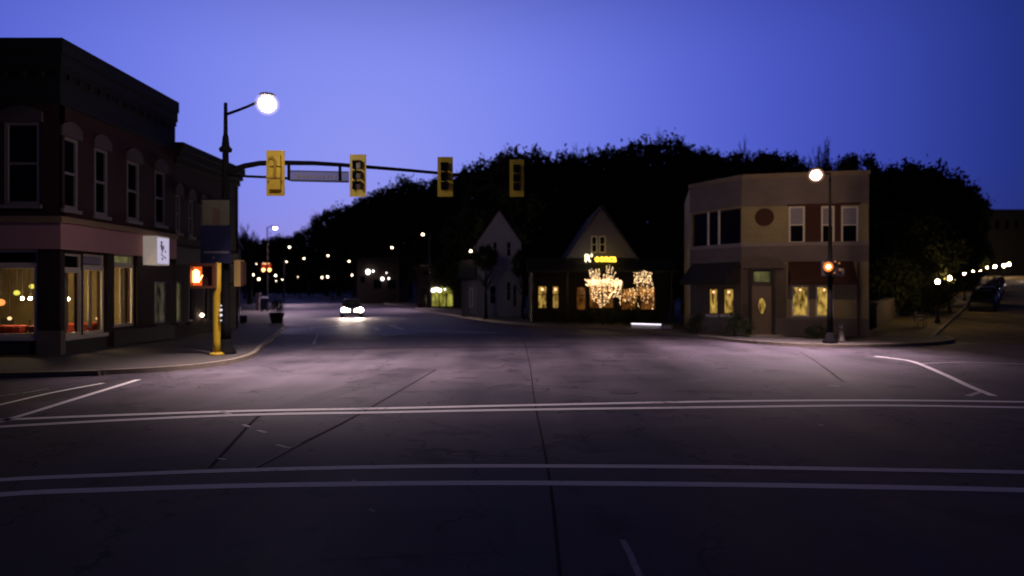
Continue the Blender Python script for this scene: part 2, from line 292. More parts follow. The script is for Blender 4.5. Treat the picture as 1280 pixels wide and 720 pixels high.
def window(root, fc, r, frame='frame', pane='darkpane', fw=.09, name='window', bars=(), cross=(), recess=.10, sill=None, hood=None, blind=None, depth=.08):
    a, b, c, d = r; mb = MB(); z0 = -recess
    fc.box(mb, a, a+fw, c, d, z0, z0+depth); fc.box(mb, b-fw, b, c, d, z0, z0+depth)
    fc.box(mb, a+fw, b-fw, c, c+fw, z0, z0+depth-.004); fc.box(mb, a+fw, b-fw, d-fw, d, z0, z0+depth-.004)
    for u in bars: u = a+(b-a)*u; fc.box(mb, u-fw*.35, u+fw*.35, c+fw, d-fw, z0, z0+depth-.012)
    for v in cross: v = c+(d-c)*v; fc.box(mb, a+fw, b-fw, v-fw*.35, v+fw*.35, z0, z0+depth-.02)
    w = mb.build(name, frame, root)
    if pane:
        mb = MB(); fc.box(mb, a+fw*.5, b-fw*.5, c+fw*.5, d-fw*.5, z0-.004, z0+.008); mb.build('pane', pane, w)
    if sill:
        mb = MB(); fc.box(mb, a-.08, b+.08, c-.13, c-.002, -.06, .10); mb.build('sill', sill, w)
    if hood:
        mb = MB(); n = 9; um, hw = (a+b)/2, (b-a)/2+.12
        for k in range(n):     # segmental arch of voussoirs
            t0, t1 = -1+2*k/n, -1+2*(k+1)/n
            h0 = d+.05+(1-t0*t0)*.22; h1 = d+.05+(1-t1*t1)*.22
            p = [fc.pt(um+t0*hw, d-.02 if abs(t0) < .99 else d-.02, .09), fc.pt(um+t1*hw, d-.02, .09), fc.pt(um+t1*hw, h1+.26, .09), fc.pt(um+t0*hw, h0+.26, .09)]
            q = [fc.pt(um+t0*hw, d-.02, -.02), fc.pt(um+t1*hw, d-.02, -.02), fc.pt(um+t1*hw, h1+.26, -.02), fc.pt(um+t0*hw, h0+.26, -.02)]
            mb.add(p+q, [(0,1,2,3), (7,6,5,4), (0,4,5,1), (1,5,6,2), (2,6,7,3), (3,7,4,0)])
        mb.build('hood', hood, w)
    if blind:
        mb = MB(); fc.box(mb, a+fw*.6, b-fw*.6, c+(d-c)*blind, d-fw, z0+.010, z0+.022); mb.build('blind', 'blind', w)
    return w

# ------------------------------------------------------------------ world, camera
W = bpy.data.worlds.new('World'); SC.world = W; W.use_nodes = True
nt = W.node_tree; nt.nodes.clear()
out = nt.nodes.new('ShaderNodeOutputWorld'); bg = nt.nodes.new('ShaderNodeBackground'); bg.inputs['Strength'].default_value = 1.0
tc = nt.nodes.new('ShaderNodeTexCoord')
nrm = nt.nodes.new('ShaderNodeVectorMath'); nrm.operation = 'NORMALIZE'; nt.links.new(tc.outputs['Generated'], nrm.inputs[0])
dt = nt.nodes.new('ShaderNodeVectorMath'); dt.operation = 'DOT_PRODUCT'; nt.links.new(nrm.outputs[0], dt.inputs[0])
dt.inputs[1].default_value = V((-.20, 1, .16)).normalized()
ac = nt.nodes.new('ShaderNodeMath'); ac.operation = 'ARCCOSINE'; nt.links.new(dt.outputs['Value'], ac.inputs[0])
dv = nt.nodes.new('ShaderNodeMath'); dv.operation = 'DIVIDE'; dv.inputs[1].default_value = PI; nt.links.new(ac.outputs[0], dv.inputs[0])
rp = nt.nodes.new('ShaderNodeValToRGB'); nt.links.new(dv.outputs[0], rp.inputs[0]); rp.color_ramp.interpolation = 'B_SPLINE'
SKY = [(0, (.28,.305,.87)), (7, (.24,.282,.87)), (17, (.162,.205,.80)), (28, (.078,.108,.60)), (37, (.048,.070,.44)), (46, (.011,.027,.20)), (62, (.008,.011,.085)), (90, (.006,.008,.045)), (180, (.010,.012,.050))]
el = rp.color_ramp.elements
while len(el) > 1: el.remove(el[0])
el[0].position = 0; el[0].color = (*SKY[0][1], 1)
for a, c in SKY[1:]:
    e = el.new(a/180); e.color = (*c, 1)
sp = nt.nodes.new('ShaderNodeSeparateXYZ'); nt.links.new(nrm.outputs[0], sp.inputs[0])
hz = nt.nodes.new('ShaderNodeMapRange'); hz.interpolation_type = 'SMOOTHSTEP'; hz.inputs['From Min'].default_value = .16; hz.inputs['From Max'].default_value = .03
hz.inputs['To Min'].default_value = 0; hz.inputs['To Max'].default_value = 1; nt.links.new(sp.outputs['Z'], hz.inputs['Value'])
warm = nt.nodes.new('ShaderNodeMix'); warm.data_type = 'RGBA'; warm.blend_type = 'MULTIPLY'; warm.inputs[7].default_value = (1.28, .98, .86, 1)
nt.links.new(hz.outputs[0], warm.inputs[0]); nt.links.new(rp.outputs[0], warm.inputs[6])
zd = nt.nodes.new('ShaderNodeMapRange'); zd.interpolation_type = 'SMOOTHSTEP'; zd.inputs['From Min'].default_value = .27; zd.inputs['From Max'].default_value = .60
zd.inputs['To Min'].default_value = 1; zd.inputs['To Max'].default_value = .06; nt.links.new(sp.outputs['Z'], zd.inputs['Value'])
dk = nt.nodes.new('ShaderNodeVectorMath'); dk.operation = 'SCALE'; nt.links.new(warm.outputs[2], dk.inputs[0]); nt.links.new(zd.outputs[0], dk.inputs['Scale'])
nt.links.new(dk.outputs[0], bg.inputs['Color']); nt.links.new(bg.outputs[0], out.inputs['Surface'])

cam = bpy.data.cameras.new('camera'); cam.sensor_width = 36; cam.lens = 36*F_/1280; cam.clip_end = 4000; cam.clip_start = .1
co = bpy.data.objects.new('camera', cam); COL.objects.link(co); co.location = (0,0,H); co.rotation_euler = (PI/2, 0, 0); SC.camera = co
cam.dof.use_dof = True; cam.dof.focus_distance = 11.5; cam.dof.aperture_fstop = .56
SC.view_settings.view_transform = 'Standard'; SC.view_settings.look = 'None'; SC.view_settings.exposure = 0; SC.view_settings.gamma = 1
SC.cycles.use_denoising = True; SC.cycles.max_bounces = 6; SC.cycles.sample_clamp_indirect = 4; SC.cycles.transparent_max_bounces = 12

# ------------------------------------------------------------------ ground and road
mb = MB(); mb.quad((-1500,-300,-.03), (1500,-300,-.03), (1500,2500,-.03), (-1500,2500,-.03)); struct(mb, 'ground', 'earth')
mb = MB(); mb.quad((-160,-40,0), (160,-40,0), (160,330,0), (-160,330,0)); struct(mb, 'road', 'road')
def smooth(pts, n=6):
    res = []; pts = [V((p[0], p[1])) for p in pts]
    for i in range(len(pts)-1):
        p0, p1, p2, p3 = pts[max(i-1,0)], pts[i], pts[i+1], pts[min(i+2, len(pts)-1)]
        for k in range(n):
            t = k/n; res.append(.5*((2*p1)+(p2-p0)*t+(2*p0-5*p1+4*p2-p3)*t*t+(3*p1-p0-3*p2+p3)*t**3))
    return res+[pts[-1]]
def offset(pts, d):
    res = []
    for i, p in enumerate(pts):
        t = (pts[min(i+1, len(pts)-1)]-pts[max(i-1, 0)]).normalized(); res.append(p+V((-t.y, t.x))*d)
    return res
def strip(mb, a, b, z0, z1, m=0):     # solid strip between two polylines
    n = len(a)
    for i in range(n-1):
        A, B, C, D = a[i], a[i+1], b[i+1], b[i]
        mb.quad((*A, z1), (*B, z1), (*C, z1), (*D, z1), m)
        if z1-z0 > .01:
            mb.quad((*A, z0), (*B, z0), (*B, z1), (*A, z1), m); mb.quad((*C, z0), (*D, z0), (*D, z1), (*C, z1), m)
KL = smooth([(-60,6.5), (-34,13.4), (-13.6,19.1), (-11.2,19.9), (-9.7,20.9), (-8.9,22.6), (-9.0,25.2), (-10.0,29.0), (-12.4,38.5), (-15.2,48), (-23.6,72), (-48,144), (-85,250), (-110, 320)])
KR = smooth([(-92,320), (-60.5,230), (-44,180), (-19.2,108), (-11.3,82), (-5.7,63.5), (-.6,49), (3.8,42.4), (7.9,37.0), (10.0,31.6), (11.4,29.6), (13.5,28.9), (16.5,29.6), (19.4,31.6), (20.6,34.2)])
ln = [KL[i] for i in range(0, len(KL), 3) if 30 < KL[i].y < 300]
def kr_at(y):
    for a, b in zip(KR, KR[1:]):
        if b.y <= y <= a.y: return a.x+(b.x-a.x)*(y-a.y)/(b.y-a.y)
    return KR[0].x
mb = MB(); rows = [(p.x+.02, p.y, kr_at(p.y)-.02) for p in ln if p.y > 38]; rows = [(-12.2, 37.2, kr_at(37.2)-.02)]+rows
for a, b in zip(rows, rows[1:]): mb.quad((a[0],a[1],.001), (a[2],a[1],.001), (b[2],b[1],.001), (b[0],b[1],.001))
struct(mb, 'main_street', 'mainstreet')
# left sidewalk: kerb + paving
ko = offset(KL, .16); kw = offset(KL, 6.2)
mb = MB(); strip(mb, KL, ko, 0, .14); struct(mb, 'kerb', 'kerb')
mb = MB(); mb.prism([(-60,6.7)]+[tuple(p) for p in ko[1:]]+[(-160,320), (-160,6.7)], -.02, .135); struct(mb, 'pavement', 'concrete')
ko2 = offset(KR, .16)
mb = MB(); strip(mb, KR, ko2, 0, .14); struct(mb, 'kerb', 'kerb')
mb = MB(); strip(mb, ko2, offset(KR, 3.6), 0, .135); struct(mb, 'pavement', 'concrete')
mb = MB(); mb.prism([tuple(p) for p in ko2]+[(60,95), (60,320)], -.02, .11); struct(mb, 'lot_ground', 'earth')
# side street climbing the hill on the right
O = V((19.4,33.2)); D = V((.574,.819)).normalized(); N = V((D.y, -D.x))
def hs(s, t=0): q = O+D*s+N*t; return q            # t to the right of the kerb
def hz_(x, y): return .031*max(0, (V((x,y))-O).dot(D))
def hpt(s, t, h=0): q = hs(s, t); return V((q.x, q.y, .031*s+h))
mb = MB(); ss = [0, 30, 60, 100, 150, 200, 260]
near = [hs(0,0), V((27,31.2)), V((62,27.5))]
ts = [0, 2.5, 5, 8, 12, 18, 26, 40]; gs = []
for t_ in ts:
    s0 = (30.6+.574*t_-33.2)/.819 if t_ > 0 else 0
    row = []
    for k in range(15):
        ds = 250*(k/14)**2; s_ = s0+ds; q = hs(s_, t_); row.append((q.x, q.y, .006+.031*max(0, s_-max(0,s0)*max(0, 1-ds/70))))
    gs.append(row)
for i in range(len(ts)-1):
    for k in range(14): mb.quad(gs[i][k], gs[i+1][k], gs[i+1][k+1], gs[i][k+1])
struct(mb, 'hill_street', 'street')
mb = MB()
for a, b in zip(ss, ss[1:]):
    mb.hexa(hpt(a, -.16, -3), hpt(b, -.16, -3)-hpt(a, -.16, -3), V((N.x, N.y, 0))*.16, V((0,0,3.14)))
struct(mb, 'kerb', 'kerb')
mb = MB()
for a, b in zip(ss, ss[1:]):
    mb.hexa(hpt(a, -3.0, -4), hpt(b, -3.0, -4)-hpt(a, -3.0, -4), V((N.x, N.y, 0))*2.84, V((0,0,4.135)))
struct(mb, 'pavement', 'bank')
# wooded hill behind
mb = MB(); nx, ny = 40, 16
def hillz(x, y):
    f = min(1, max(0, (y-95)/120)); g = math.exp(-((x-15)/75)**2)
    k = min(1, max(0, (x+8.5+.34*(y-75)-4)/45)); return -1+16*(f*f*(3-2*f))*g*k*k*(3-2*k)+.6*math.sin(x*.07)*math.sin(y*.05)
vs = [(-90+300*i/nx, 90+300*j/ny, hillz(-90+300*i/nx, 90+300*j/ny)) for j in range(ny+1) for i in range(nx+1)]
mb.add(vs, [(j*(nx+1)+i, j*(nx+1)+i+1, (j+1)*(nx+1)+i+1, (j+1)*(nx+1)+i) for j in range(ny) for i in range(nx) if True]); struct(mb, 'hill', 'earth')

mb = MB()
nb = 24
vb = [(-330+340*i/nb, 372+10*math.sin(i*1.3), -.5) for i in range(nb+1)]+[(-330+340*i/nb, 392, 5.5+1.5*math.sin(i*.9)+.7*math.sin(i*2.3)) for i in range(nb+1)]+[(-330+340*i/nb, 430, -.5) for i in range(nb+1)]
mb.add(vb, [(k*(nb+1)+i, k*(nb+1)+i+1, (k+1)*(nb+1)+i+1, (k+1)*(nb+1)+i) for k in range(2) for i in range(nb)]); struct(mb, 'hill', 'earth')
# ------------------------------------------------------------------ road markings
def stripe(pix, w, name='road_marking', m='paint', z=.004, world=False, n=8):
    pts = smooth([V(p) if world else G(*p).xy for p in pix], n); mb = MB(); strip(mb, offset(pts, w/2), offset(pts, -w/2), z, z); struct(mb, name, m)
stripe([(-200,549), (0,533.5), (280,519.5), (480,515.5), (640,512.5), (900,509), (1100,507), (1280,509.5), (1480,513)], .24, 'crosswalk_line')
stripe([(-200,538), (0,525), (280,514.5), (480,510.5), (640,507), (900,501.8), (1100,500.5), (1280,502.5), (1480,506)], .24, 'crosswalk_line')
stripe([(-200,616), (0,600), (150,593.5), (300,588), (480,583.8), (640,582.6), (900,584), (1090,587), (1280,590.5), (1480,595)], .19, 'crosswalk_line')
stripe([(-200,640), (0,618.5), (150,612), (300,607.5), (480,604.8), (640,604), (900,606), (1090,609), (1280,613), (1480,620)], .21, 'crosswalk_line')
stripe([(-150,563), (0,527), (90,500), (173,474.5)], .16, 'crosswalk_line')
stripe([(-150,540), (0,506), (65,491), (129,479)], .14, 'crosswalk_line')
stripe([(-150,508), (0,495), (60,486)], .08, 'crosswalk_line', 'paint_old')
stripe([(1094,445.5), (1120,448.5), (1144,453), (1180,468), (1212,483), (1242,495)], .17, 'stop_line')
stripe([(1210,495), (1226,490)], .14, 'stop_line', 'paint_old')
stripe([(1150,454.5), (1210,453), (1300,456.5)], .12, 'lane_line', 'paint_old')
stripe([(390,410), (420,407), (455,404.2)], .34, 'stop_line')
stripe([(392,430), (396,418), (391,410)], .10, 'lane_line', 'paint_old')
stripe([(516,413.7), (545,413.8), (578,415), (620,416)], .28, 'lane_line')
stripe([(478,419), (494,418), (508,417.2)], .36, 'lane_line')
stripe([(455,424), (475,422.8), (486,423)], .25, 'lane_line', 'paint_old')
stripe([(487,405.5), (494,408.5), (504,412)], .32, 'turn_arrow'); stripe([(486,406.3), (497,405)], .3, 'turn_arrow')
stripe([(462,409), (469,409.6), (472,413)], .35, 'turn_arrow')
stripe([(778,675), (786,690), (797,715), (806,735)], .06, 'lane_dash', 'paint_old')
stripe([(390,437), (560,434), (700,434)], .3, 'lane_line', 'tar', .0045)
# seams, cracks and patches in the asphalt
stripe([(655,425), (662,455), (668,500), (680,560), (690,620), (700,720)], .035, 'tar_seam', 'tar', .002)
stripe([(262,585), (290,555), (318,525), (335,513)], .06, 'tar_seam', 'tar', .0022)
stripe([(310,590), (380,553), (430,528), (480,500), (545,462)], .07, 'tar_seam', 'tar', .0024)
stripe([(110,705), (180,660), (250,612), (306,590.5), (376,554)], .035, 'crack', 'worn', .0026)
stripe([(1000,440), (1020,452), (1055,478)], .05, 'tar_seam', 'tar', .002)
stripe([(1130,505), (1180,535), (1240,570), (1275,600)], .05, 'crack', 'worn', .002)
stripe([(985,512), (1005,525), (1018,533)], .05, 'crack', 'worn', .002)
for pts, w in (([(276,514), (288,518)], .10), ([(304,531), (312,534)], .08), ([(322,538), (333,541)], .08), ([(345,556), (362,560)], .07), ([(272,573), (282,575)], .06), ([(1035,482), (1050,483)], .1), ([(440,600), (446,603)], .05), ([(1022,531), (1030,532)], .07), ([(462,637), (468,640)], .03)):
    stripe(pts, w, 'paint_scuff', 'paint_old', .0052)
mb = MB(); a = [G(330,516), G(545,464), G(470,468), G(335,514)]
for pts_, m_, nm in (([(318,523),(543,463),(500,459),(325,515)], 'patch', 'asphalt_patch'), ([(700,470),(860,466),(880,474),(712,479)], 'patch', 'asphalt_patch'), ([(90,560),(240,548),(262,566),(92,580)], 'patch_pale', 'asphalt_patch'), ([(720,536),(900,532),(930,560),(735,566)], 'patch', 'asphalt_patch'), ([(1050,470),(1160,474),(1230,500),(1090,498)], 'patch_pale', 'asphalt_patch'), ([(420,640),(640,636),(650,690),(400,700)], 'patch', 'asphalt_patch'), ([(200,449+18),(300,462),(330,470),(210,478)], 'patch_pale', 'asphalt_patch')):
    mb = MB(); q_ = [G(*p) for p in pts_]; mb.quad(*[V((p.x,p.y,.0012)) for p in reversed(q_)]); struct(mb, nm, m_)
# manhole cover
mb = MB(); q = G(780,490); mb.disc((q.x, q.y, .003), (0,0,1), .33, 24, 0, .006); o = mb.build('manhole_cover', 'patch'); tag(o, 'round dark iron manhole cover in the road beyond the crosswalk', 'manhole cover')

# ------------------------------------------------------------------ corner shop building on the left
A = thing('corner_building', 'two storey red brick corner building with mauve shopfront band and arched windows', 'building', (-15.4,24.5,.135))
fa, fb = Face((-30,24.5), (-15.4,24.5)), Face((-15.4,24.5), (-15.4,32.8))
TOP = 10.72
up_a = [fa.rect(5,152,50,256), fa.rect(-95,150,-45,256)]
up_b = [fb.rect(77.5,172,98,262), fb.rect(118,186,135,270), fb.rect(158.5,202,174.5,276), fb.rect(193.5,214,207,281.5)]
sh_a = [fa.rect(-70,312,47,421)]; sh_b = [fb.rect(77,317,103,420), fb.rect(104,318,131,417), fb.rect(141,318,168,408), fb.rect(193,352,209,404)]
mb = MB(); fa.wall(mb, .135, TOP, up_a+sh_a, .3, 0, 0, fa.L); fb.wall(mb, .135, TOP, up_b+sh_b, .3, 0, .001)
mb.quad((-30,24.5,.1), (-30,32.8,.1), (-30,32.8,TOP), (-30,24.5,TOP)); mb.quad((-30,32.8,.1), (-15.42,32.8,.1), (-15.42,32.8,TOP), (-30,32.8,TOP))
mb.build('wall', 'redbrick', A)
mb = MB(); mb.box((-22.7,28.65,TOP-.25), (14.3,8.1,.1)); mb.build('roof', 'roof', A)
mb = MB()                     # heavy projecting cornice
for d, z0, z1 in ((.10, 8.65, 8.85), (.06, 8.85, 9.75), (.12, 9.75, 9.95), (.18, 9.95, 10.35), (.24, 10.35, 10.84)):
    fa.box(mb, 0, fa.L+d, z0, z1, .003, d); fb.box(mb, .003, fb.L, z0, z1, .003, d)
k = 0
while k*.62 < fb.L-.3: fb.box(mb, .3+k*.62, .48+k*.62, 9.55, 9.748, .061, .16); k += 1
k = 0
while k*.62 < fa.L-.3: fa.box(mb, .3+k*.62, .48+k*.62, 9.55, 9.748, .061, .16); k += 1
mb.build('cornice', 'cornice', A)
mb = MB(); fa.box(mb, 0, fa.L+.12, 3.72, 4.62, .003, .12); fb.box(mb, .003, fb.L, 3.72, 4.62, .003, .12); mb.build('fascia_band', 'fascia', A)
mb = MB(); fa.box(mb, 0, fa.L+.2, 4.62, 4.76, .003, .2); fb.box(mb, .003, fb.L, 4.62, 4.76, .003, .2); fa.box(mb, 0, fa.L+.15, 4.76, 4.84, .003, .15); fb.box(mb, .003, fb.L, 4.76, 4.84, .003, .15); mb.build('string_course', 'trim', A)
for r in up_a: window(A, fa, r, fw=.12, cross=(.5,), sill='frame', hood='hood')
for r in up_b: window(A, fb, r, fw=.13, cross=(.5,), sill='frame', hood='hood')
# shopfront
r = sh_a[0]; tz = fa.vp(fa.L-1, 333)
window(A, fa, (r[0], r[1], r[2], tz+.05), 'shopframe', pane='glass', fw=.11, name='shop_window', bars=(.5,), sill='shopframe', recess=.06)
window(A, fa, (r[0], r[1], tz+.05, r[3]), 'shopframe', pane='darkpane', fw=.08, name='transom_window', bars=(.5,), recess=.14)
for i, r in enumerate(sh_b[:3]):
    tz = fb.vp((r[0]+r[1])/2, 337-3*i)
    window(A, fb, (r[0], r[1], r[2], tz), 'shopframe', pane='glass', fw=.11, name='shop_window', sill='shopframe' if i < 2 else None, recess=.12)
    window(A, fb, (r[0], r[1], tz, r[3]), 'shopframe', pane='darkpane' if i < 2 else 'l_dim', fw=.08, name='transom_window', recess=.14, blind=.25 if i == 1 else None)
window(A, fb, sh_b[3], pane='l_side', fw=.08, name='shop_window', recess=.1, sill='hood')
mb = MB()
fa.box(mb, 0, fa.L-.98, .135, sh_a[0][2]-.12, .003, .06); fb.box(mb, .18, fb.up(131), .135, sh_b[0][2]-.14, .003, .06); fb.box(mb, fb.up(141), fb.L, .135, sh_b[2][2]-.14, .003, .05); mb.build('bulkhead', 'bulkhead', A)
mb = MB(); fa.box(mb, fa.L-.66, fa.L+.07, .95, 3.70, .003, .07); fb.box(mb, .001, .10, .95, 3.70, .003, .07); mb.build('pier', 'brownbrick', A)
for a_, b_ in ((131.5,140), (169,176)): mb = MB(); fb.box(mb, fb.up(a_), fb.up(b_), .9, 3.70, .003, .09); mb.build('pier', 'brownbrick', A)
mb = MB(); fa.box(mb, fa.L-.72, fa.L+.13, .135, .95, .003, .13); fb.box(mb, .001, .14, .135, .95, .003, .13); mb.build('pier_base', 'buffstone', A)
# dining room behind the shop windows
mb = MB()
mb.quad((-29.6,24.85,.3), (-15.75,24.85,.3), (-15.75,31,.3), (-29.6,31,.3), 1); mb.quad((-29.6,24.85,3.9), (-29.6,31,3.9), (-15.75,31,3.9), (-15.75,24.85,3.9), 0)
mb.quad((-29.6,29.4,.3), (-15.75,29.4,.3), (-15.75,29.4,3.9), (-29.6,29.4,3.9), 0); mb.quad((-24.5,24.85,.3), (-24.5,31,.3), (-24.5,31,3.9), (-24.5,24.85,3.9), 0)
mb.build('interior', ['room', 'roomfloor'], A)
def pendant(px, py, Y, m, r, label, shade=None, group='lamps in the dining room'):
    p = P(px, py, Y); t = thing('pendant_lamp', label, 'lamp', (p.x, p.y, 3.88), 0, group)
    mb = MB(); mb.tube([(p.x,p.y,3.88), (p.x,p.y,p.z+r)], .012, 5); mb.build('cord', 'black', t)
    mb = MB(); mb.ball(p, r, 10, 0, .9); mb.build('bulb', m, t, True)
pendant(28, 373, 26.6, 'e_bulb', .05, 'left of two white bulbs in the corner shop window')
pendant(38, 373, 26.6, 'e_bulb', .055, 'right of two white bulbs in the corner shop window')
pendant(40, 358, 27.2, 'e_green', .10, 'yellow green lampshade above the two bulbs near window corner')
pendant(21, 366, 27.4, 'e_green', .11, 'dimmer wide yellow green lampshade left of the two bulbs')
pendant(1, 378, 26.2, 'e_orange', .14, 'orange lamp glowing at the left edge of the photo')
pendant(80, 373, 26.5, 'e_bulb', .06, 'small orange bulb in first side window beside the corner pier')
pendant(81, 381, 26.9, 'e_orange', .10, 'orange lampshade below the bulb in the first side window')
pendant(153, 401, 30.3, 'e_dim', .12, 'pinkish low lamp in the third side window')
pendant(12, 398, 26.0, 'e_dim', .07, 'small candle-like lamp low in the corner shop window')
pendant(85, 374, 27.0, 'e_bulb', .045, 'small orange bulb deeper in the first side window')
pendant(113, 372, 27.6, 'e_bulb', .04, 'added warm bulb brightening the second side window')  # bulb added to light the room behind the second side window
pendant(122, 398, 27.3, 'e_dim', .06, 'small candle-like lamp low in the second side window')
lr = bpy.data.lights.new('room_fill_light', 'POINT'); lr.energy = 22; lr.color = (1,.70,.38); lr.shadow_soft_size = .1  # added fill light to brighten the dining room, no fixture of its own
lo_ = bpy.data.objects.new('room_fill_light', lr); COL.objects.link(lo_); lo_.location = (-17.3,27.4,3.2)
def table(x, y, label):
    t = thing('dining_table', label, 'table', (x, y, .3), 0, 'tables in the dining room')
    mb = MB(); mb.lathe((x,y,0), [(.55,.72),(.62,.98),(.60,1.05),(.0,1.06)], 16); mb.build('tablecloth', 'redcloth', t)
    mb = MB(); mb.lathe((x,y,0), [(.3,.3),(.28,.33),(.05,.36),(.05,.9)], 10); mb.build('pedestal', 'black', t)
table(-18.2, 26.0, 'round red-clothed dining table at left behind corner shop window'); table(-16.7, 25.9, 'round red-clothed dining table nearest the corner pier'); table(-16.7, 28.0, 'round red-clothed dining table behind the side shop window')
def chair(x, y, rz, label):
    t = thing('dining_chair', label, 'chair', (x, y, .3), rz, 'chairs in the dining room')
    mb = MB(); mb.box((0,0,.45), (.44,.44,.05)); mb.build('seat', 'black', t, local=True)
    mb = MB(); mb.box((0,.2,.72), (.42,.04,.5)); mb.build('backrest', 'black', t, local=True)
    for sx in (-.19,.19):
        for sy in (-.19,.19): mb = MB(); mb.tube([(sx,sy,0), (sx,sy,.43)], .02, 6); mb.build('leg', 'black', t, local=True)
chair(-17.45, 26.4, 2.2, 'dark dining chair between the two red tables'); chair(-18.9, 26.9, .4, 'dark dining chair behind the left red table'); chair(-16.2, 26.7, -.7, 'dark dining chair behind the table nearest the pier')
for i, (pxc, lab) in enumerate(((98, 'pale curtain hanging at right of first side shop window'), (127, 'pale curtain hanging at right of second side shop window'), (165, 'pale curtain hanging in the third side shop window'))):
    u = fb.up(pxc); mb = MB(); pts = [fb.pt(u-.11+.22*k/14, .9, -.45+.04*math.sin(k*1.7)) for k in range(15)]
    for a, b in zip(pts, pts[1:]): mb.hexa(a, b-a, V((-.008,0,0)), V((0,0,2.3)))
    tag(mb.build('curtain', 'curtain'), lab, 'curtain', 'curtains in the side shop windows')
# lit box sign on the wall
S = thing('box_sign', 'square box sign with glowing white face projecting from the corner building wall', 'sign', (-15.27,30.3,3.36))
mb = MB(); mb.hexa((-15.27,29.8,3.36), (.56,0,0), (0,1.1,0), (0,0,1.2)); mb.build('case', 'boxside', S)
mb = MB(); mb.hexa((-14.71,29.86,3.42), (.02,0,0), (0,.98,0), (0,0,1.08)); mb.build('sign_face', 'e_box', S)
mb = MB(); rr = random.Random(3)
for k in range(9):
    y, z = 30.1+rr.random()*.5, 3.6+rr.random()*.72; mb.disc((-14.69,y,z), (1,0,0), .025+.04*rr.random(), 7, 0, .006)
mb.tube([(-14.687,30.1,4.35), (-14.687,30.3,4.05), (-14.687,30.15,3.8), (-14.687,30.55,3.65)], .025, 5)
mb.build('emblem', 'black', S)

# ------------------------------------------------------------------ second building on the left
B = thing('brick_building', 'lower dark brick building adjoining the corner building, ending behind the signal pole', 'building', (-15.4,36.6,.135))
fc = Face((-15.4,32.84), (-15.4,40.5)); fd = Face((-15.4,40.5), (-29,40.5)); TB = 9.0
ub = [fc.rect(220,243,226,291), fc.rect(236,250,242,296), fc.rect(251,256,256,300), fc.rect(265,262,269,303)]
sb = [fc.rect(220.5,352,228,403), fc.rect(236,352,243,402), fc.rect(255,353,262,401)]
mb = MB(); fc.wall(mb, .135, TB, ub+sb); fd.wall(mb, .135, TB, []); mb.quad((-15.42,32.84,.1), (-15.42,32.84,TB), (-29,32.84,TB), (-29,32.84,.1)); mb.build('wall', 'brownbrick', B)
mb = MB(); mb.box((-22.2,36.6,TB-.2), (13.3,7.3,.1)); mb.build('roof', 'roof', B)
mb = MB()
for d, z0, z1 in ((.12, 8.1, 8.4), (.28, 8.4, 8.75), (.4, 8.75, 9.06)): fc.box(mb, 0, fc.L, z0, z1, .003, d)
mb.build('cornice', 'cornice', B)
mb = MB(); fc.box(mb, 0, fc.L, 3.5, 4.3, .003, .08); mb.build('fascia_band', 'bulkhead', B)
for r in ub: window(B, fc, r, fw=.12, cross=(.5,), sill='frame', hood='hood')
for i, r in enumerate(sb): window(B, fc, r, fw=.1, pane=('l_dim','darkpane','darkpane')[i], name='shop_window', recess=.1, sill='hood')
mb = MB(); u = fc.up(250); p = fc.pt(u, 0, .2); p = P(250,394,p.y); mb.ball((p.x+.1,p.y,p.z), .09, 8); mb.tube([(p.x-.2,p.y,p.z), (p.x+.1,p.y,p.z)], .025, 6, 1)  # glowing ball imitates a lamp reflected in the shop front
tag(mb.build('lamp_reflection', ['e_far', 'black']), 'small dim lamp reflection low on dark shop front left of yellow post', 'lamp')

# ------------------------------------------------------------------ signal mast, lamp, signals
PB = G(282, 447); PX, PY = PB.x, PB.y
Pm = thing('signal_mast', 'tall dark signal mast with long curved arm and bright street lamp on top', 'traffic light pole', (PX,PY,.135))
def at(px, py, Y=PY): return P(px, py, Y)
mb = MB(); mb.lathe((PX,PY,0), [(.19,.5),(.16,1.2),(.14,4.0),(.12,6.3),(.10,7.1)], 14); mb.build('shaft', 'pole', Pm, True)
mb = MB(); mb.lathe((PX,PY,0), [(.36,.135),(.36,.2),(.25,.28),(.23,.5),(.2,.62),(.17,.66)], 14); mb.build('base', 'pole', Pm, True)
mb = MB(); mb.lathe((PX,PY,0), [(.10,7.08),(.2,7.1),(.22,7.2),(.13,7.3),(.10,7.6),(.075,7.7)], 14); mb.build('collar', 'pole', Pm, True)
mb = MB(); mb.lathe((PX,PY,0), [(.075,7.65),(.06,8.78),(.0,8.80)], 10); mb.build('upper_shaft', 'pole', Pm, True)
lampP = at(334, 130, PY-3.2)
mb = MB(); a0 = at(283,143); mb.tube([a0, at(297,138,PY-.9), at(310,133,PY-1.9), lampP+V((-.35,.25,.14))], [.05,.045,.04,.04], 8); mb.build('lamp_arm', 'pole', Pm, True)
L = MB(); L.ball(lampP+V((0,0,.27)), .24, 14, 0, .25); lum = L.build('luminaire', 'pole', Pm, True)
L = MB(); L.ball(lampP+V((0,0,0)), .25, 18, 0, .95); L.build('lens', 'e_street', lum, True)
for rad_, e_ in ((.29,.7), (.33,.35), (.37,.18)): L = MB(); L.ball(lampP, rad_, 20, 0, .95); L.build('glow_shell', glow_shell_mat('violet_glow_shell', (.86,.70,1), e_), lum, True)  # nested glowing shells added to imitate the halo of the lamp
def spot(name, p, aim, power, col, ang, blend=.8):
    l = bpy.data.lights.new(name, 'SPOT'); l.energy = power; l.color = col; l.spot_size = math.radians(ang); l.spot_blend = blend; l.shadow_soft_size = .2
    o = bpy.data.objects.new(name, l); COL.objects.link(o); o.location = p; o.rotation_euler = (V(aim)-V(p)).to_track_quat('-Z', 'Y').to_euler(); return o
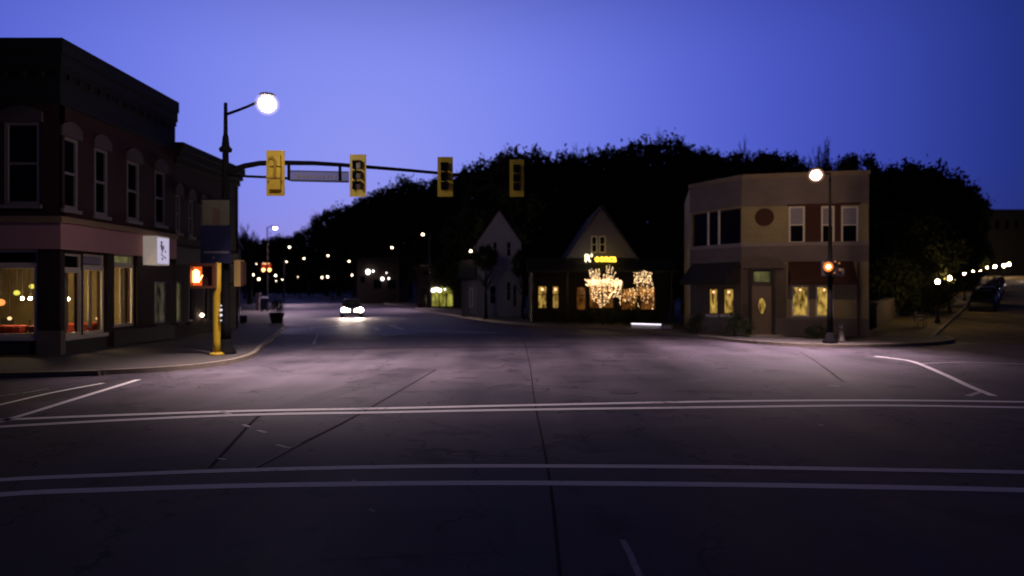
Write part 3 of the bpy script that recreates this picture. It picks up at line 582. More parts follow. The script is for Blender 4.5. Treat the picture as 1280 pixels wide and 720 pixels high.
spot('street_light', lampP+V((0,0,-.34)), lampP+V((2.6,.4,-8)), 8000, (1,.77,.74), 120, 1.0)
def armY(px): return PY+(px-288)/(646-288)*2.6
def ap(px, py): return P(px, py, armY(px))
up_pts = [(284,218), (288,213.5), (306,207.5), (325,204), (360,203.6), (392,204), (426,206), (450,208), (500,212), (545,216), (600,221), (652,224)]
mb = MB(); pts = [ap(*p) for p in up_pts]; mb.tube(pts, [.11-.065*i/11 for i in range(12)], 8); mb.build('arm', 'pole', Pm, True)
mb = MB(); mb.tube([ap(286,219), ap(310,220.5), ap(335,221.5), ap(362,223)], .045, 8); mb.build('lower_brace', 'pole', Pm, True)
for q in (361, 425): mb = MB(); mb.tube([ap(q,204.5), ap(q,225.5)], .055, 8); mb.build('strut', 'pole', Pm, True)
# street name sign between the struts
SN = thing('street_sign', 'long pale street name sign hung under the signal arm between two struts', 'sign', ap(393,226))
y = armY(393)-.08; a, b = ap(363,225.6), ap(436,227.2); c, d = ap(363,213.5), ap(436,215)
mb = MB(); th = V((0,.03,0)); mb.add([a,b,d,c, a+th,b+th,d+th,c+th], [(0,1,2,3), (7,6,5,4), (0,4,5,1), (1,5,6,2), (2,6,7,3), (3,7,4,0)]); mb.build('panel', 'signplate', SN)
mb = MB(); mb.tube([a,b], .035, 6); mb.tube([c,d], .02, 6); mb.build('edge_rail', 'signedge', SN)
mb = MB(); rr = random.Random(5)
for k in range(11):
    t = .12+.07*k; lo = a.lerp(b, t)+V((0,-.012,.12)); mb.box(lo+V((0,0,.03)), (.10*rr.uniform(.6,1.3), .006, .11*rr.uniform(.5,1.1)))
mb.build('lettering', 'signletter', SN)
# signal heads
def signal_proto():
    t = thing('traffic_signal', 'x', 'traffic light', (0,0,0))
    mb = MB(); mb.box((0,.0,0), (.60,.03,1.52)); mb.build('backplate', 'signal', t, local=True)
    mb = MB(); mb.box((0,.12,0), (.36,.2,1.1)); mb.build('housing', 'signal', t, local=True)
    for k in (-1,0,1):
        z = k*.37
        vb = MB()
        for (x0,x1,z0,z1) in ((-.15,-.135,-.14,.15), (.135,.15,-.14,.15), (-.135,.135,.135,.15)): vb.box(((x0+x1)/2,-.13,z+(z0+z1)/2), (x1-x0,.22,z1-z0))
        v = vb.build('visor', 'visor', t, local=True)
        mb = MB(); mb.box((0,-.022,z-.01), (.25,.012,.25)); mb.disc((0,-.03,z), (0,-1,0), .125, 18, 1, .012); mb.build('lens', ['visor','lens_off'], t, local=True)
    mb = MB(); mb.tube([(0,.16,-.5), (0,.28,-.3), (0,.28,.3), (0,.16,.5)], .025, 6); mb.build('bracket', 'pole', t, local=True)
    return t
proto = signal_proto()
GS = 'traffic signals hung along the mast arm'
for i, (px, py, lab, sc) in enumerate(((447.5,219.5,'yellow signal head at the right end of the hanging street sign',.97), (556.5,221,'yellow signal head where the arm meets the treetops, bright sky on left',.94), (646,222.8,'dullest yellow signal head at the arm tip, wholly against dark trees',.90))):
    o = proto if i == 0 else copy_tree(proto); q = P(px, py, armY(px)-.3); o.location = q; o.scale = (sc,sc,sc*1.02); o.rotation_euler = (0,0,.03*i-.04); tag(o, lab, 'traffic light', GS)
t = thing('traffic_signal', 'brightest yellow signal head seen from behind nearest the pole', 'traffic light', P(344.5,216.5,PY+.05), .05, GS)
mb = MB(); mb.box((0,0,0), (.62,.03,1.57)); mb.build('backplate', 'signal_dirty', t, local=True)
for k in (-1,0,1): mb = MB(); mb.box((.02,-.1,k*.4), (.38,.18,.36)); mb.build('housing', 'signal_dirty', t, local=True)
mb = MB(); mb.tube([(-.18,-.21,.45), (-.05,-.23,.50), (.05,-.23,.36), (.03,-.23,.0), (.03,-.23,-.18)], .05, 6); mb.build('cable', 'strap', t, local=True)
mb = MB(); mb.box((.02,-.2,-.2), (.5,.03,.06)); mb.build('strap', 'strap', t, local=True)
# banner
bn = thing('pole_banner', 'pole banner with pale picture above and plain blue panel below', 'banner', (PX-.35,PY-.3,3.3))
def bx(mb, x0, y0, x1, y1, Y, t=.02, m=0):
    a = P(x0, y1, Y); b = P(x1, y0, Y); mb.hexa(a, (b.x-a.x,0,0), (0,t,0), (0,0,b.z-a.z), m)
YB = PY-.28
mb = MB(); bx(mb, 253,250,286.5,281.5, YB); mb.build('picture_panel', 'banner_pale', bn)
mb = MB(); bx(mb, 266,262,275,281, YB-.006, .005); c = P(269.5,264,YB-.003); mb.disc((c.x,c.y,c.z), (0,-1,0), .11, 12, 0, .006); bx(mb, 257,253,272,260, YB-.006, .005, 1); mb.build('figure', ['banner_skin','banner_pale'], bn)
mb = MB(); bx(mb, 250.5,282,288,329, YB); mb.build('blue_panel', 'banner_blue', bn)
mb = MB(); bx(mb, 255,314,286,316.5, YB-.006, .005); c = P(267,322,YB); mb.disc((c.x,c.y-.003,c.z), (0,-1,0), .035, 8, 0, .005); mb.build('white_stripe', 'banner_white', bn)
for yy in (249.5, 329.5): mb = MB(); mb.tube([P(251,yy,YB+.01), P(283,yy,YB+.2)], .02, 6); mb.build('bracket', 'pole', bn)
# yellow pedestrian post with lit hand
Yp = PY-.35; q = G(270, 449); Yp = q.y
pp = thing('pedestrian_signal', 'yellow pedestrian signal post with glowing orange hand at the left corner', 'pedestrian signal', (P(272,400,Yp).x, Yp, .135))
c0 = P(272,400,Yp).x
mb = MB(); mb.tube([(c0-.03,Yp,.135), (c0-.03,Yp,.6), (c0-.03,Yp,2.2), (c0,Yp,2.3), (c0+.03,Yp,3.25)], [.125,.12,.115,.11,.09], 12); mb.build('post', 'postyellow', pp, True)
mb = MB(); mb.lathe((c0-.03,Yp,0), [(.24,.135),(.24,.19),(.16,.24)], 12); mb.build('base', 'postyellow', pp, True)
mb = MB(); bx(mb, 238,331.5,267.5,358.5, Yp-.1, .28); hs_ = mb.build('housing', 'visor', pp)
mb = MB()
for r_ in ((236,329,268,332.5), (236,357.5,268,360.5), (235.5,332.5,238,357.5), (265,332.5,268,357.5)): bx(mb, *r_, Yp-.3, .22)
mb.build('hood', 'hoodbrown', hs_)
mb = MB(); Yh = Yp-.112        # raised hand symbol
hx = 245.5
bx(mb, hx-4.2,345,hx+3.6,353, Yh, .01)
for k, (dx, top) in enumerate(((-3.4,338.5), (-1.2,336.5), (1.0,337), (3.1,339))): bx(mb, hx+dx-.85,top,hx+dx+.85,345.2, Yh, .01)
a = P(hx+3.4,351,Yh); b = P(hx+6.4,344.5,Yh); mb.hexa(a, (.045,0,.02), (0,.01,0), b-a); mb.build('hand_symbol', 'e_hand', hs_)
mb = MB(); bx(mb, 239.5,333.5,252.5,357, Yh+.006, .005); mb.build('hand_halo', 'e_handrim', hs_)  # red halo round the hand, put in as a glowing panel
mb = MB()
for yy in (382,387.5,394,400.5): p = P(276.3,yy,Yp-.16); mb.ball(p, .05 if yy in (387.5,394) else .03, 8)
mb.build('button_light', 'e_stud', pp)
# side-on pedestrian signal on the right of the mast
ps = thing('pedestrian_signal', 'narrow tan pedestrian signal box on the right side of the dark mast', 'pedestrian signal', (P(296,342,PY).x, PY, 2.4))
mb = MB(); bx(mb, 292.5,325,300.5,358, PY-.2, .36); mb.build('housing', 'tanbox', ps)
mb = MB(); bx(mb, 300.5,327,303.5,356, PY-.18, .32); mb.build('hood', 'visor', ps)
for yy in (329,354): mb = MB(); mb.tube([P(284,yy,PY), P(293,yy,PY)], .03, 6); mb.build('bracket', 'pole', ps)

# ------------------------------------------------------------------ buff brick building on the right
C_ = thing('buff_building', 'two storey buff brick corner building with lit yellow windows and maroon awning', 'building', (13.7,34,.135))
p0, p1, p2 = (9.39,37.9), (11.03,34.6), (16.45,33.2)
f1, f2 = Face(p0, p1), Face(p1, p2)
# right face
topR = f2.vp(f2.L/2, 217); bandz = f2.vp(2, 305)
w2 = [f2.rect(986,258,1006,304), f2.rect(1026.5,258,1043,304), f2.rect(1051.5,258,1073,304)]
lo2 = [f2.rect(989.5,357,1011.5,396), f2.rect(1019.5,357,1042,396)]; dr = f2.rect(940,357,965,413); tr = f2.rect(940.5,338,964,354)
w1 = [f1.rect(866,264,926,310)]; lo1 = [f1.rect(885,360,897,393), f1.rect(903,360,917,393)]
dr = (dr[0], dr[1], .2, dr[3])
mb = MB(); f1.wall(mb, .135, topR, w1+lo1, .3, 0); f2.wall(mb, .135, topR, w2+lo2+[dr, tr], .3, 0, .001)
q3, q4 = V((19.2,43.5)), V((11.0,46))
for a, b in ((V(p2), q3), (q3, q4), (q4, V(p0))): mb.quad((*a,.1), (*b,.1), (*b,topR), (*a,topR))
mb.build('wall', 'yellowbrick', C_)
mb = MB(); mb.add([(*V(p0),topR-.25), (*V(p1),topR-.25), (*V(p2),topR-.25), (*q3,topR-.25), (*q4,topR-.25)], [(0,1,2,3,4)]); mb.build('roof', 'roof', C_)
pb = f2.vp(3, 258)+.0
mb = MB(); f1.box(mb, 0, f1.L, f1.vp(f1.L/2, 262), topR-.16, .003, .05); f2.box(mb, .002, f2.L, pb+.06, topR-.16, .003, .05); mb.build('parapet_band', 'bandbrick', C_)
mb = MB(); f1.box(mb, -.05, f1.L+.02, topR-.158, topR+.05, -.35, .1); f2.box(mb, .03, f2.L+.05, topR-.158, topR+.05, -.35, .1); mb.build('coping', 'buffstone', C_)
mb = MB(); f1.box(mb, 0, f1.L, bandz-.1, bandz+.08, .003, .07); f2.box(mb, .002, f2.L, bandz-.1, bandz+.08, .003, .07); mb.build('string_course', 'frame', C_)
mb = MB(); f1.box(mb, 0, f1.L, 3.55, bandz-.102, .003, .03); f2.box(mb, .002, f2.L, 3.62, bandz-.102, .003, .03); mb.build('sign_band', 'bandbrick', C_)
mb = MB(); a, b = f2.up(984), f2.up(1075); f2.box(mb, a, b, w2[0][3], w2[0][3]+.1, .003, .06); mb.build('lintel', 'redpanel', C_)
for r in w2: window(C_, f2, r, 'whitepaint', fw=.075, cross=(.5,), recess=.08, blind=.5)
mb = MB(); f2.box(mb, w2[0][1]+.01, w2[1][0]-.01, w2[0][2], w2[0][3]-.003, .003, .025); f2.box(mb, w2[1][1]+.01, w2[2][0]-.01, w2[0][2], w2[0][3]-.003, .003, .025); mb.build('panel', 'redpanel', C_)
window(C_, f1, w1[0], 'redpanel', fw=.06, recess=.1)
mb = MB()
for a in (f1.up(885.5), f1.up(899)): f1.box(mb, a-.05, a+.05, w1[0][2], w1[0][3], -.02, .03)
mb.build('mullion', 'whitepaint', C_)
mb = MB(); u = f2.up(955.5); z = f2.vp(u, 271.5); c = f2.pt(u, z, 0); mb.tube([c+V((f2.n.x,f2.n.y,0))*.003, c+V((f2.n.x,f2.n.y,0))*.07], [.43,.38], 24); mb.build('round_plaque', 'redpanel', C_)
for r in lo2:
    w = window(C_, f2, r, 'whitepaint', 'l_warm', fw=.075, recess=.1, sill='frame')
    mb = MB(); c = f2.pt((r[0]+r[1])/2, r[3]-.2, -.06); mb.ball(c, .06, 8); mb.build('bulb', 'e_dim', w)
for r in lo1:
    w = window(C_, f1, r, 'redpanel', 'l_warm', fw=.06, recess=.1, sill='whitepaint')
    mb = MB(); c = f1.pt((r[0]+r[1])/2, r[3]-.2, -.06); mb.ball(c, .07, 8); mb.build('bulb', 'e_dim', w)
window(C_, f2, tr, 'bulkhead', 'l_dim', fw=.06, name='transom_window', recess=.1)
a, b, c, d = dr; mb = MB(); f2.box(mb, a, b, c, d, -.12, -.06); do = mb.build('door', 'door', C_)
mb = MB(); um, vm = (a+b)/2, c+(d-c)*.58; q = f2.pt(um, vm, -.06); n = 20; ux = V((f2.u.x,f2.u.y,0)); dn = V((f2.n.x,f2.n.y,0))
ring = [q+ux*(.19*math.cos(2*PI*k/n))+V((0,0,.40*math.sin(2*PI*k/n)))+dn*.012 for k in range(n)]; mb.add(ring, [tuple(range(n))]); mb.build('oval_glass', 'l_warm', do)
mb = MB(); mb.tube([p+dn*.004 for p in ring]+[ring[0]+dn*.004], .022, 6); mb.build('glass_rim', 'hood', do)
mb = MB(); mb.ball(f2.pt(b-.09, c+.95, -.02), .04, 8); mb.build('handle', 'galv', do)
mb = MB(); f2.box(mb, a-.14, a-.005, c, tr[3]+.1, .003, .12); f2.box(mb, b+.005, b+.14, c, tr[3]+.1, .003, .12); mb.build('door_surround', 'bulkhead', C_)
mb = MB(); uu = [a-.5+(b-a+1.0)*k/12 for k in range(13)]; z0 = tr[3]+.1
for k in range(12):
    h0, h1 = z0+.25+.28*math.sin(PI*k/12), z0+.25+.28*math.sin(PI*(k+1)/12)
    P4 = [f2.pt(uu[k],z0,.2), f2.pt(uu[k+1],z0,.2), f2.pt(uu[k+1],h1,.2), f2.pt(uu[k],h0,.2)]; Q4 = [x-dn*.196 for x in P4]
    mb.add(P4+Q4, [(0,1,2,3), (7,6,5,4), (0,4,5,1), (2,6,7,3)]+([(3,7,4,0)] if k == 0 else [])+([(1,5,6,2)] if k == 11 else []))
mb.build('door_pediment', 'darkstone', C_)
def awning(fc, r, m):
    a, b, c, d = r; mb = MB(); pr = .85
    A0, B0 = fc.pt(a,d,.01), fc.pt(b,d,.01); A1, B1 = fc.pt(a,c+.22,pr), fc.pt(b,c+.22,pr); A2, B2 = fc.pt(a,c,pr), fc.pt(b,c,pr); A3, B3 = fc.pt(a,c,.01), fc.pt(b,c,.01)
    mb.add([A0,B0,B1,A1], [(0,3,2,1)]); mb.add([A1,B1,B2,A2], [(0,3,2,1)]); mb.add([A0,A1,A2,A3], [(0,1,2,3)]); mb.add([B0,B1,B2,B3], [(3,2,1,0)])
    mb.build('awning', m, C_)
awning(f2, f2.rect(985.5,326,1066,356), 'maroon'); awning(f1, f1.rect(866,328,925,356), 'darkcanvas')
mb = MB()
for fc_, holes_, ue in ((f1, lo1, f1.L), (f2, [dr, tr], f2.up(983))):
    sh_ = Face(tuple(fc_.pt(0,0,.016).xy), tuple(fc_.pt(fc_.L,0,.016).xy)); sh_.wall(mb, .14, 3.52, [h for h in holes_], .013, 0, .02, ue)
mb.build('stone_facing', 'darkstone', C_)
mb = MB(); f2.box(mb, .0, f2.up(938), .135, .98, .003, .06); f2.box(mb, f2.up(968), f2.L, .135, .98, .003, .06); f1.box(mb, 0, f1.L, .135, .98, .003, .06); mb.build('plinth', 'bandbrick', C_)
mb = MB(); f2.box(mb, a-.4, b+.4, .1, .2, .14, .9); mb.build('doorstep', 'buffstone', C_)
mb = MB(); f2.box(mb, f2.L-.5, f2.L-.4, .14, 3.6, .01, .1); mb.build('downpipe', 'hood', C_)

# ------------------------------------------------------------------ foliage
def leaf_cloud(seed, n_cl, n_leaf, size, spread=.17, flat=1.0, rmin=.45):
    r = random.Random(seed); mb = MB()
    for c in range(n_cl):
        while True:
            p = V((r.uniform(-1,1), r.uniform(-1,1), r.uniform(-1,1)))
            if rmin < p.length < .93: break
        for k in range(n_leaf):
            q = p+V((r.gauss(0,spread), r.gauss(0,spread), r.gauss(0,spread*flat)))
            a = V((r.gauss(0,1), r.gauss(0,1), r.gauss(0,1))).normalized(); b = a.orthogonal().normalized(); b = (Matrix.Rotation(r.uniform(0,2*PI), 3, a)@b)
            c2 = a.cross(b); s = size*r.uniform(.6,1.4)
            mb.add([q-b*s, q+c2*s*.55, q+b*s, q-c2*s*.55], [(0,1,2,3)])
    return mb
crowns = []
for i in range(5):
    o = leaf_cloud(20+i, 120, 75, .048, .10).build('crown', 'leaf'); crowns.append(o.data); bpy.data.objects.remove(o)
lacy = []
for i in range(2):
    r = random.Random(50+i); mb = MB()
    def grow(p, d, l, rad, depth):
        q = p+d*l; mid = p+d*l*.5+V((r.gauss(0,.03),)*3)*l; mb.tube([p, mid, q], [rad, rad*.85, rad*.7], 4 if depth > 2 else 3, 0, False)
        if depth == 0: return
        for k in range(r.choice((2,3,3))):
            nd = (d+V((r.gauss(0,.42), r.gauss(0,.42), r.gauss(.12,.3)))).normalized(); grow(q if k < 2 else mid, nd, l*r.uniform(.66,.88), rad*.84, depth-1)
    for k in range(4):
        an = k*PI/2+r.random(); grow(V((0,0,-.95)), V((math.cos(an)*.55, math.sin(an)*.55, .8)).normalized(), .44, .017, 6)
    for k in range(420):
        v = r.choice(mb.v); a = V((r.gauss(0,1), r.gauss(0,1), r.gauss(0,1))).normalized(); b = a.orthogonal(); s = .02
        if v.z > -.3: mb.add([v-a*s, v+b*s*.6, v+a*s, v-b*s*.6], [(0,1,2,3)])
    o = mb.build('crown', 'bark'); lacy.append(o.data); bpy.data.objects.remove(o)
trunks = []
for i in range(3):
    r = random.Random(70+i); mb = MB(); pts = [(0,0,0), (r.gauss(0,.02),r.gauss(0,.02),.3), (r.gauss(0,.04),r.gauss(0,.04),.6), (0,0,1)]
    mb.tube(pts, [.055,.04,.034,.02], 9)
    for k in range(6):
        an = r.uniform(0,2*PI); z = r.uniform(.5,.9); mb.tube([(0,0,z), (math.cos(an)*.12,math.sin(an)*.12,z+.12), (math.cos(an)*.26,math.sin(an)*.26,z+.3)], [.022,.014,.006], 5)
    o = mb.build('trunk', 'bark'); trunks.append(o.data); bpy.data.objects.remove(o)
TR = random.Random(99)
def tree(px, topy, Y, hw, label, group, kind='leafy', z0=.1, low=.22):
    x = (px-640)/F_*Y; top = H+(360-topy)/F_*Y; R = hw*Y/F_*1.2; base = z0
    if Y > 95 and -85 < x < 205: base = min(max(hillz(x,Y)-.3, z0), top-6)
    hgt = top-base; t = thing('tree', label, 'tree', (x,Y,base), 0, group)
    c = bpy.data.objects.new('crown', TR.choice(crowns if kind == 'leafy' else lacy)); COL.objects.link(c); c.parent = t
    ch = min(hgt*(1-low), 2.3*R) if kind == 'leafy' else hgt*(1-low); c.location = (0,0,hgt-ch/2); c.scale = (R, R, ch/2/1.04) if kind == 'leafy' else (R/1.2, R/1.2, ch/2); c.rotation_euler = (0,0,TR.uniform(0,6.28))
    k = bpy.data.objects.new('trunk', TR.choice(trunks)); COL.objects.link(k); k.parent = t; th = hgt*(low+.45*(1-low)); k.scale = (th*.9,th*.9,th); k.rotation_euler = (0,0,TR.uniform(0,6.28))
    return t
g1 = 'trees receding along the main street'; l1 = 'dark leafy tree in the low treeline receding along main street'
for a in ((306,296,150,12), (318,300,200,14), (330,297,240,16), (348,293,260,20), (368,291,250,22), (386,284,235,20), (408,263,218,20), (424,256,205,26), (445,252,192,26), (466,240,180,28), (488,231,166,30), (512,222,152,32), (538,219,138,34), (424,300,200,28), (448,300,185,30), (476,292,170,34), (508,285,152,34), (538,280,134,34), (560,270,122,30), (392,310,230,26), (362,312,255,24)):
    tree(*a, l1, g1)
g0 = 'trees closing the far end of the main street'
for a in ((312,318,330,20), (322,322,345,20), (332,324,350,20), (343,322,360,20), (354,320,370,20), (366,316,360,20), (378,312,350,20), (390,312,340,20), (402,314,330,20), (416,318,320,20), (430,318,310,20), (444,318,300,20)):
    tree(*a, 'small far dark tree closing the end of the main street', g0, z0=0, low=.05)
g2 = 'trees on the slope behind the gabled houses'; l2 = 'dark leafy tree in the high black mass behind the gabled houses'
for a in ((562,222,110,34), (592,205,100,34), (620,192,88,36), (652,181,84,40), (690,184,84,42), (728,188,84,40), (765,184,82,38), (560,262,100,40), (600,255,80,40), (645,240,74,44), (690,235,72,44), (735,232,72,44), (775,235,70,44), (665,300,62,34), (690,305,58,28), (545,300,105,34), (580,305,80,34), (620,290,76,40)):
    tree(*a, l2, g2)
g3 = 'trees behind the buff brick building'; l3 = 'dark leafy tree in the black mass behind the buff building'
for a in ((800,172,80,38), (835,170,78,36), (868,182,74,34), (900,188,68,36), (935,186,66,38), (970,188,64,34), (1000,203,62,32), (1042,203,58,26), (815,235,66,44), (855,225,62,40), (840,290,54,34), (828,320,52,26), (900,215,60,38), (940,215,58,38), (985,220,56,36), (1030,215,58,34)):
    tree(*a, l3, g3)
tree(1072, 189, 57, 28, 'rounded tree rising just above the right end of the buff building roof', 'trees behind the buff brick building')
g4 = 'trees at the foot of the hill street'; l4 = 'dark leafy tree right of the buff building beside the hill street'
for a in ((1102,207,60,36), (1130,202,60,40), (1160,201,61,40), (1182,216,62,36), (1203,228,84,26), (1216,246,104,18), (1110,260,52,40), (1150,262,54,40), (1180,270,62,34), (1206,280,92,24), (1115,315,46,30), (1150,322,50,28), (1174,325,58,22), (1204,318,90,18), (1222,300,112,16)):
    tree(*a, l4, g4, z0=.1, low=.1)
for px, ty, Y, hw, lab in ((815,136,76,40,'bare lacy tree standing above the treeline left of the buff roof'), (862,137,76,38,'bare fine-twigged tree over the left corner of the buff building'), (950,141,66,34,'faint bare tree above the middle of the buff building'), (1000,146,66,40,'bare lacy tree behind the warm lamp over the buff roof'), (312,264,100,16,'small bare tree just right of the dark brick building'), (640,158,82,30,'bare twiggy tree at the left top of the slope'), (745,153,82,36,'bare twiggy tree above the gabled restaurant')):
    tree(px, ty, Y, hw, lab, 'bare trees on the skyline', 'lacy', low=.3)
shr = []
for i in range(3):
    o = leaf_cloud(90+i, 30, 60, .07, .2, 1, .2).build('foliage', 'shrubleaf'); shr.append(o.data); bpy.data.objects.remove(o)
stemmb = MB()
for k in range(7): an = k*.9; stemmb.tube([(0,0,0), (.2*math.cos(an),.2*math.sin(an),.5), (.5*math.cos(an),.5*math.sin(an),1.1)], [.03,.02,.01], 5)
_o = stemmb.build('stem', 'bark'); STEM = _o.data; bpy.data.objects.remove(_o)
def shrub(x, y, r, h, label, group, z=.13):
    t = thing('shrub', label, 'shrub', (x,y,z), 0, group)
    c = bpy.data.objects.new('foliage', TR.choice(shr)); COL.objects.link(c); c.parent = t; c.scale = (r*.85,r*.85,h/2*.9); c.location = (0,0,h/2); c.rotation_euler = (0,0,TR.uniform(0,6))
    s = bpy.data.objects.new('stem', STEM); COL.objects.link(s); s.parent = t; s.scale = (r*.7,r*.7,h*.6)
for px, py, wpx, hpx, lab in ((874,419,22,22,'dark clipped shrub at the left end of the buff building'), (922,421.5,26,27,'large dark shrub left of the buff building door'), (939,422,15,18,'small low shrub right beside the front door'), (1026,424,24,16,'low dark shrub under the lit windows beside the signal post')):
    q = G(px, py, .13); q.y += .5; shrub(q.x, q.y, wpx/1.5*q.y/F_, hpx*1.15*q.y/F_, lab, 'shrubs in front of the buff building')

# ------------------------------------------------------------------ gabled houses
def gable_house(name, label, px, apexy, eavey, hwpx, Y, depth, wall, cat='house'):
    xc = (px-640)/F_*Y; za = H+(360-apexy)/F_*Y; ze = H+(360-eavey)/F_*Y; hw = hwpx*Y/F_
    t = thing(name, label, cat, (xc, Y, .135)); return t, xc, za, ze, hw
# white house
Y1 = 56.0
Hs, xc, za, ze, hw = gable_house('white_house', 'narrow pale gabled house with dark windows, left of the lit restaurant', 624, 263, 303, 24, Y1, 9, 'siding')
fh = Face((xc-hw*1.15, Y1), (xc+hw*1.15, Y1)); W_ = fh.L
wins = [fh.rect(616,302,621.5,321), fh.rect(633,300,639,321), fh.rect(612,357,620,380), fh.rect(633,352,638.5,376), fh.rect(641,356,646,384)]
mb = MB(); fh.wall(mb, .135, ze, wins, .2)
mb.add([fh.pt(0,ze), fh.pt(W_,ze), fh.pt(W_/2,za)], [(0,1,2)]); mb.add([fh.pt(0,ze,-9), fh.pt(W_,ze,-9), fh.pt(W_/2,za,-9)], [(2,1,0)])
mb.quad(fh.pt(0,.1), fh.pt(0,ze), fh.pt(0,ze,-9), fh.pt(0,.1,-9)); mb.quad(fh.pt(W_,.1,-9), fh.pt(W_,ze,-9), fh.pt(W_,ze), fh.pt(W_,.1)); mb.quad(fh.pt(0,.1,-9), fh.pt(W_,.1,-9), fh.pt(W_,ze,-9), fh.pt(0,ze,-9)); mb.build('wall', 'siding', Hs)
def gable_roof(root, fc, W, ze, za, depth, over=.3, th=.14, mat_='roof', front=.25):
    mb = MB(); s = (za-ze)/(W/2)
    for sg in (0, 1):
        e_u = -over if sg == 0 else W+over; ez = ze-over*s
        a, b = fc.pt(e_u, ez+.03, front), fc.pt(W/2, za+.03, front); c, d = fc.pt(W/2, za+.03, -depth-.2), fc.pt(e_u, ez+.03, -depth-.2); z = V((0,0,th))
        mb.add([a,b,c,d, a+z,b+z,c+z,d+z], [(0,3,2,1), (4,5,6,7), (0,1,5,4), (1,2,6,5), (2,3,7,6), (3,0,4,7)])
    return mb.build('roof', mat_, root)
rf = gable_roof(Hs, fh, W_, ze, za, 9)
mb = MB(); c = fh.pt(W_*.22, 0, -2.5); mb.box((c.x,c.y,za-.6), (.6,.6,1.9)); mb.build('chimney', 'brownbrick', rf)
for r in wins: window(Hs, fh, r, 'siding', fw=.06, cross=(.5,), recess=.08, sill='siding')
# lower wing to the left with a dark porch
f5 = Face((fh.pt(0,0).x-1.3, Y1+1.2), (fh.pt(0,0).x-.01, Y1+1.2)); mb = MB(); r5 = [f5.rect(587,360,591,384)]
f5.wall(mb, .135, 3.2, r5, .2); mb.quad(f5.pt(0,.1), f5.pt(0,3.2), f5.pt(0,3.2,-6), f5.pt(0,.1,-6)); mb.build('wing_wall', 'greysiding', Hs)
mb = MB(); mb.add([f5.pt(-.3,3.0,.4), f5.pt(f5.L,3.0,.4), f5.pt(f5.L,4.6,-3), f5.pt(-.3,4.6,-3), f5.pt(-.3,3.15,.4), f5.pt(f5.L,3.15,.4), f5.pt(f5.L,4.75,-3), f5.pt(-.3,4.75,-3)], [(0,3,2,1), (4,5,6,7), (0,1,5,4), (1,2,6,5), (2,3,7,6), (3,0,4,7)]); mb.build('wing_roof', 'roof', Hs)
for r in r5: window(Hs, f5, r, 'siding', fw=.06, recess=.08)
tree(607, 305, 52.5, 13, 'small dark tree hiding the left of the pale gabled house', 'small trees before the houses', low=.35); tree(653, 312, 52.5, 13, 'small dark tree at the right corner of the pale house', 'small trees before the houses', low=.3)
# restaurant
Y2 = 48.0
R_ = thing('restaurant_house', 'gabled restaurant house with glowing letters and amber windows behind light strings', 'building', ((750-640)/F_*Y2, Y2, .135))
fr = Face(((664-640)/F_*Y2, Y2), ((836-640)/F_*Y2, Y2)); ze2 = H+(360-326)/F_*Y2; za2 = H+(360-259)/F_*Y2
gu0, gu1, gm = fr.up(707), fr.up(798), fr.up(749)
aw = [fr.rect(672,357,684,386), fr.rect(690,357,699,386), fr.rect(720,358,733,388), fr.rect(736,356,768,386), fr.rect(776,360,796,388), fr.rect(800,360,820,388)]
mb = MB(); fr.wall(mb, .135, 3.9, aw, .25); mb.quad(fr.pt(0,.1), fr.pt(0,3.9), fr.pt(0,3.9,-10), fr.pt(0,.1,-10)); mb.quad(fr.pt(fr.L,.1,-10), fr.pt(fr.L,3.9,-10), fr.pt(fr.L,3.9), fr.pt(fr.L,.1)); mb.build('wall', 'darkcanvas', R_)
gw = [fr.rect(739,295,746,315), fr.rect(749,295,757,315)]
fg = Face(tuple(fr.pt(gu0,0).xy), tuple(fr.pt(gu1,0).xy)); gw = [fg.rect(739,295,746.5,316), fg.rect(749,295,757,316)]
Wg = fg.L; mid = fg.up(749); mb = MB()      # gable wall as slices around the window pair
us = sorted({0, Wg, mid, *[g[i] for g in gw for i in (0,1)]})
def gz(u): return ze2+(za2-ze2)*(u/mid if u <= mid else (Wg-u)/(Wg-mid))
for a, b in zip(us, us[1:]):
    hole = any(g[0] <= (a+b)/2 <= g[1] for g in gw)
    if hole: mb.quad(fg.pt(a,3.9), fg.pt(b,3.9), fg.pt(b,gw[0][2]), fg.pt(a,gw[0][2])); mb.quad(fg.pt(a,gw[0][3]), fg.pt(b,gw[0][3]), fg.pt(b,gz(b)), fg.pt(a,gz(a)))
    else: mb.quad(fg.pt(a,3.9), fg.pt(b,3.9), fg.pt(b,gz(b)), fg.pt(a,gz(a)))
mb.build('gable_wall', 'greysiding', R_)
for r in gw: window(R_, fg, r, 'whitepaint', fw=.06, cross=(.5,), recess=.06)
gable_roof(R_, fg, Wg, ze2, za2, 10, .25, .14, 'roof', .22)
mb = MB()
for sg in (0,1):
    e = 0 if sg == 0 else Wg; a, b = fg.pt(e, ze2-.05, .23), fg.pt(mid, za2-.05, .23); z = V((0,0,.10)); o_ = V((0,-.03,0)); mb.add([a,b,b+z,a+z, a+o_,b+o_,b+z+o_,a+z+o_], [(0,1,2,3), (7,6,5,4), (0,4,5,1), (3,2,6,7)])
mb.build('bargeboard', 'greysiding', R_)
mb = MB(); a = fr.pt(-.3,3.4,1.6); b = fr.pt(fr.L+.3,3.4,1.6); c = fr.pt(fr.L+.3,4.3,-.02); d = fr.pt(-.3,4.3,-.02); z = V((0,0,.12))
mb.add([a,b,c,d, a+z,b+z,c+z,d+z], [(0,3,2,1), (4,5,6,7), (0,1,5,4), (1,2,6,5), (2,3,7,6), (3,0,4,7)]); mb.build('porch_roof', 'roof', R_)
for k in range(5): q = fr.pt(fr.L*k/4*.98+.05, 0, 1.45); mb = MB(); mb.tube([(q.x,q.y,.13), (q.x,q.y,3.42)], .07, 8); mb.build('porch_post', 'black', R_)
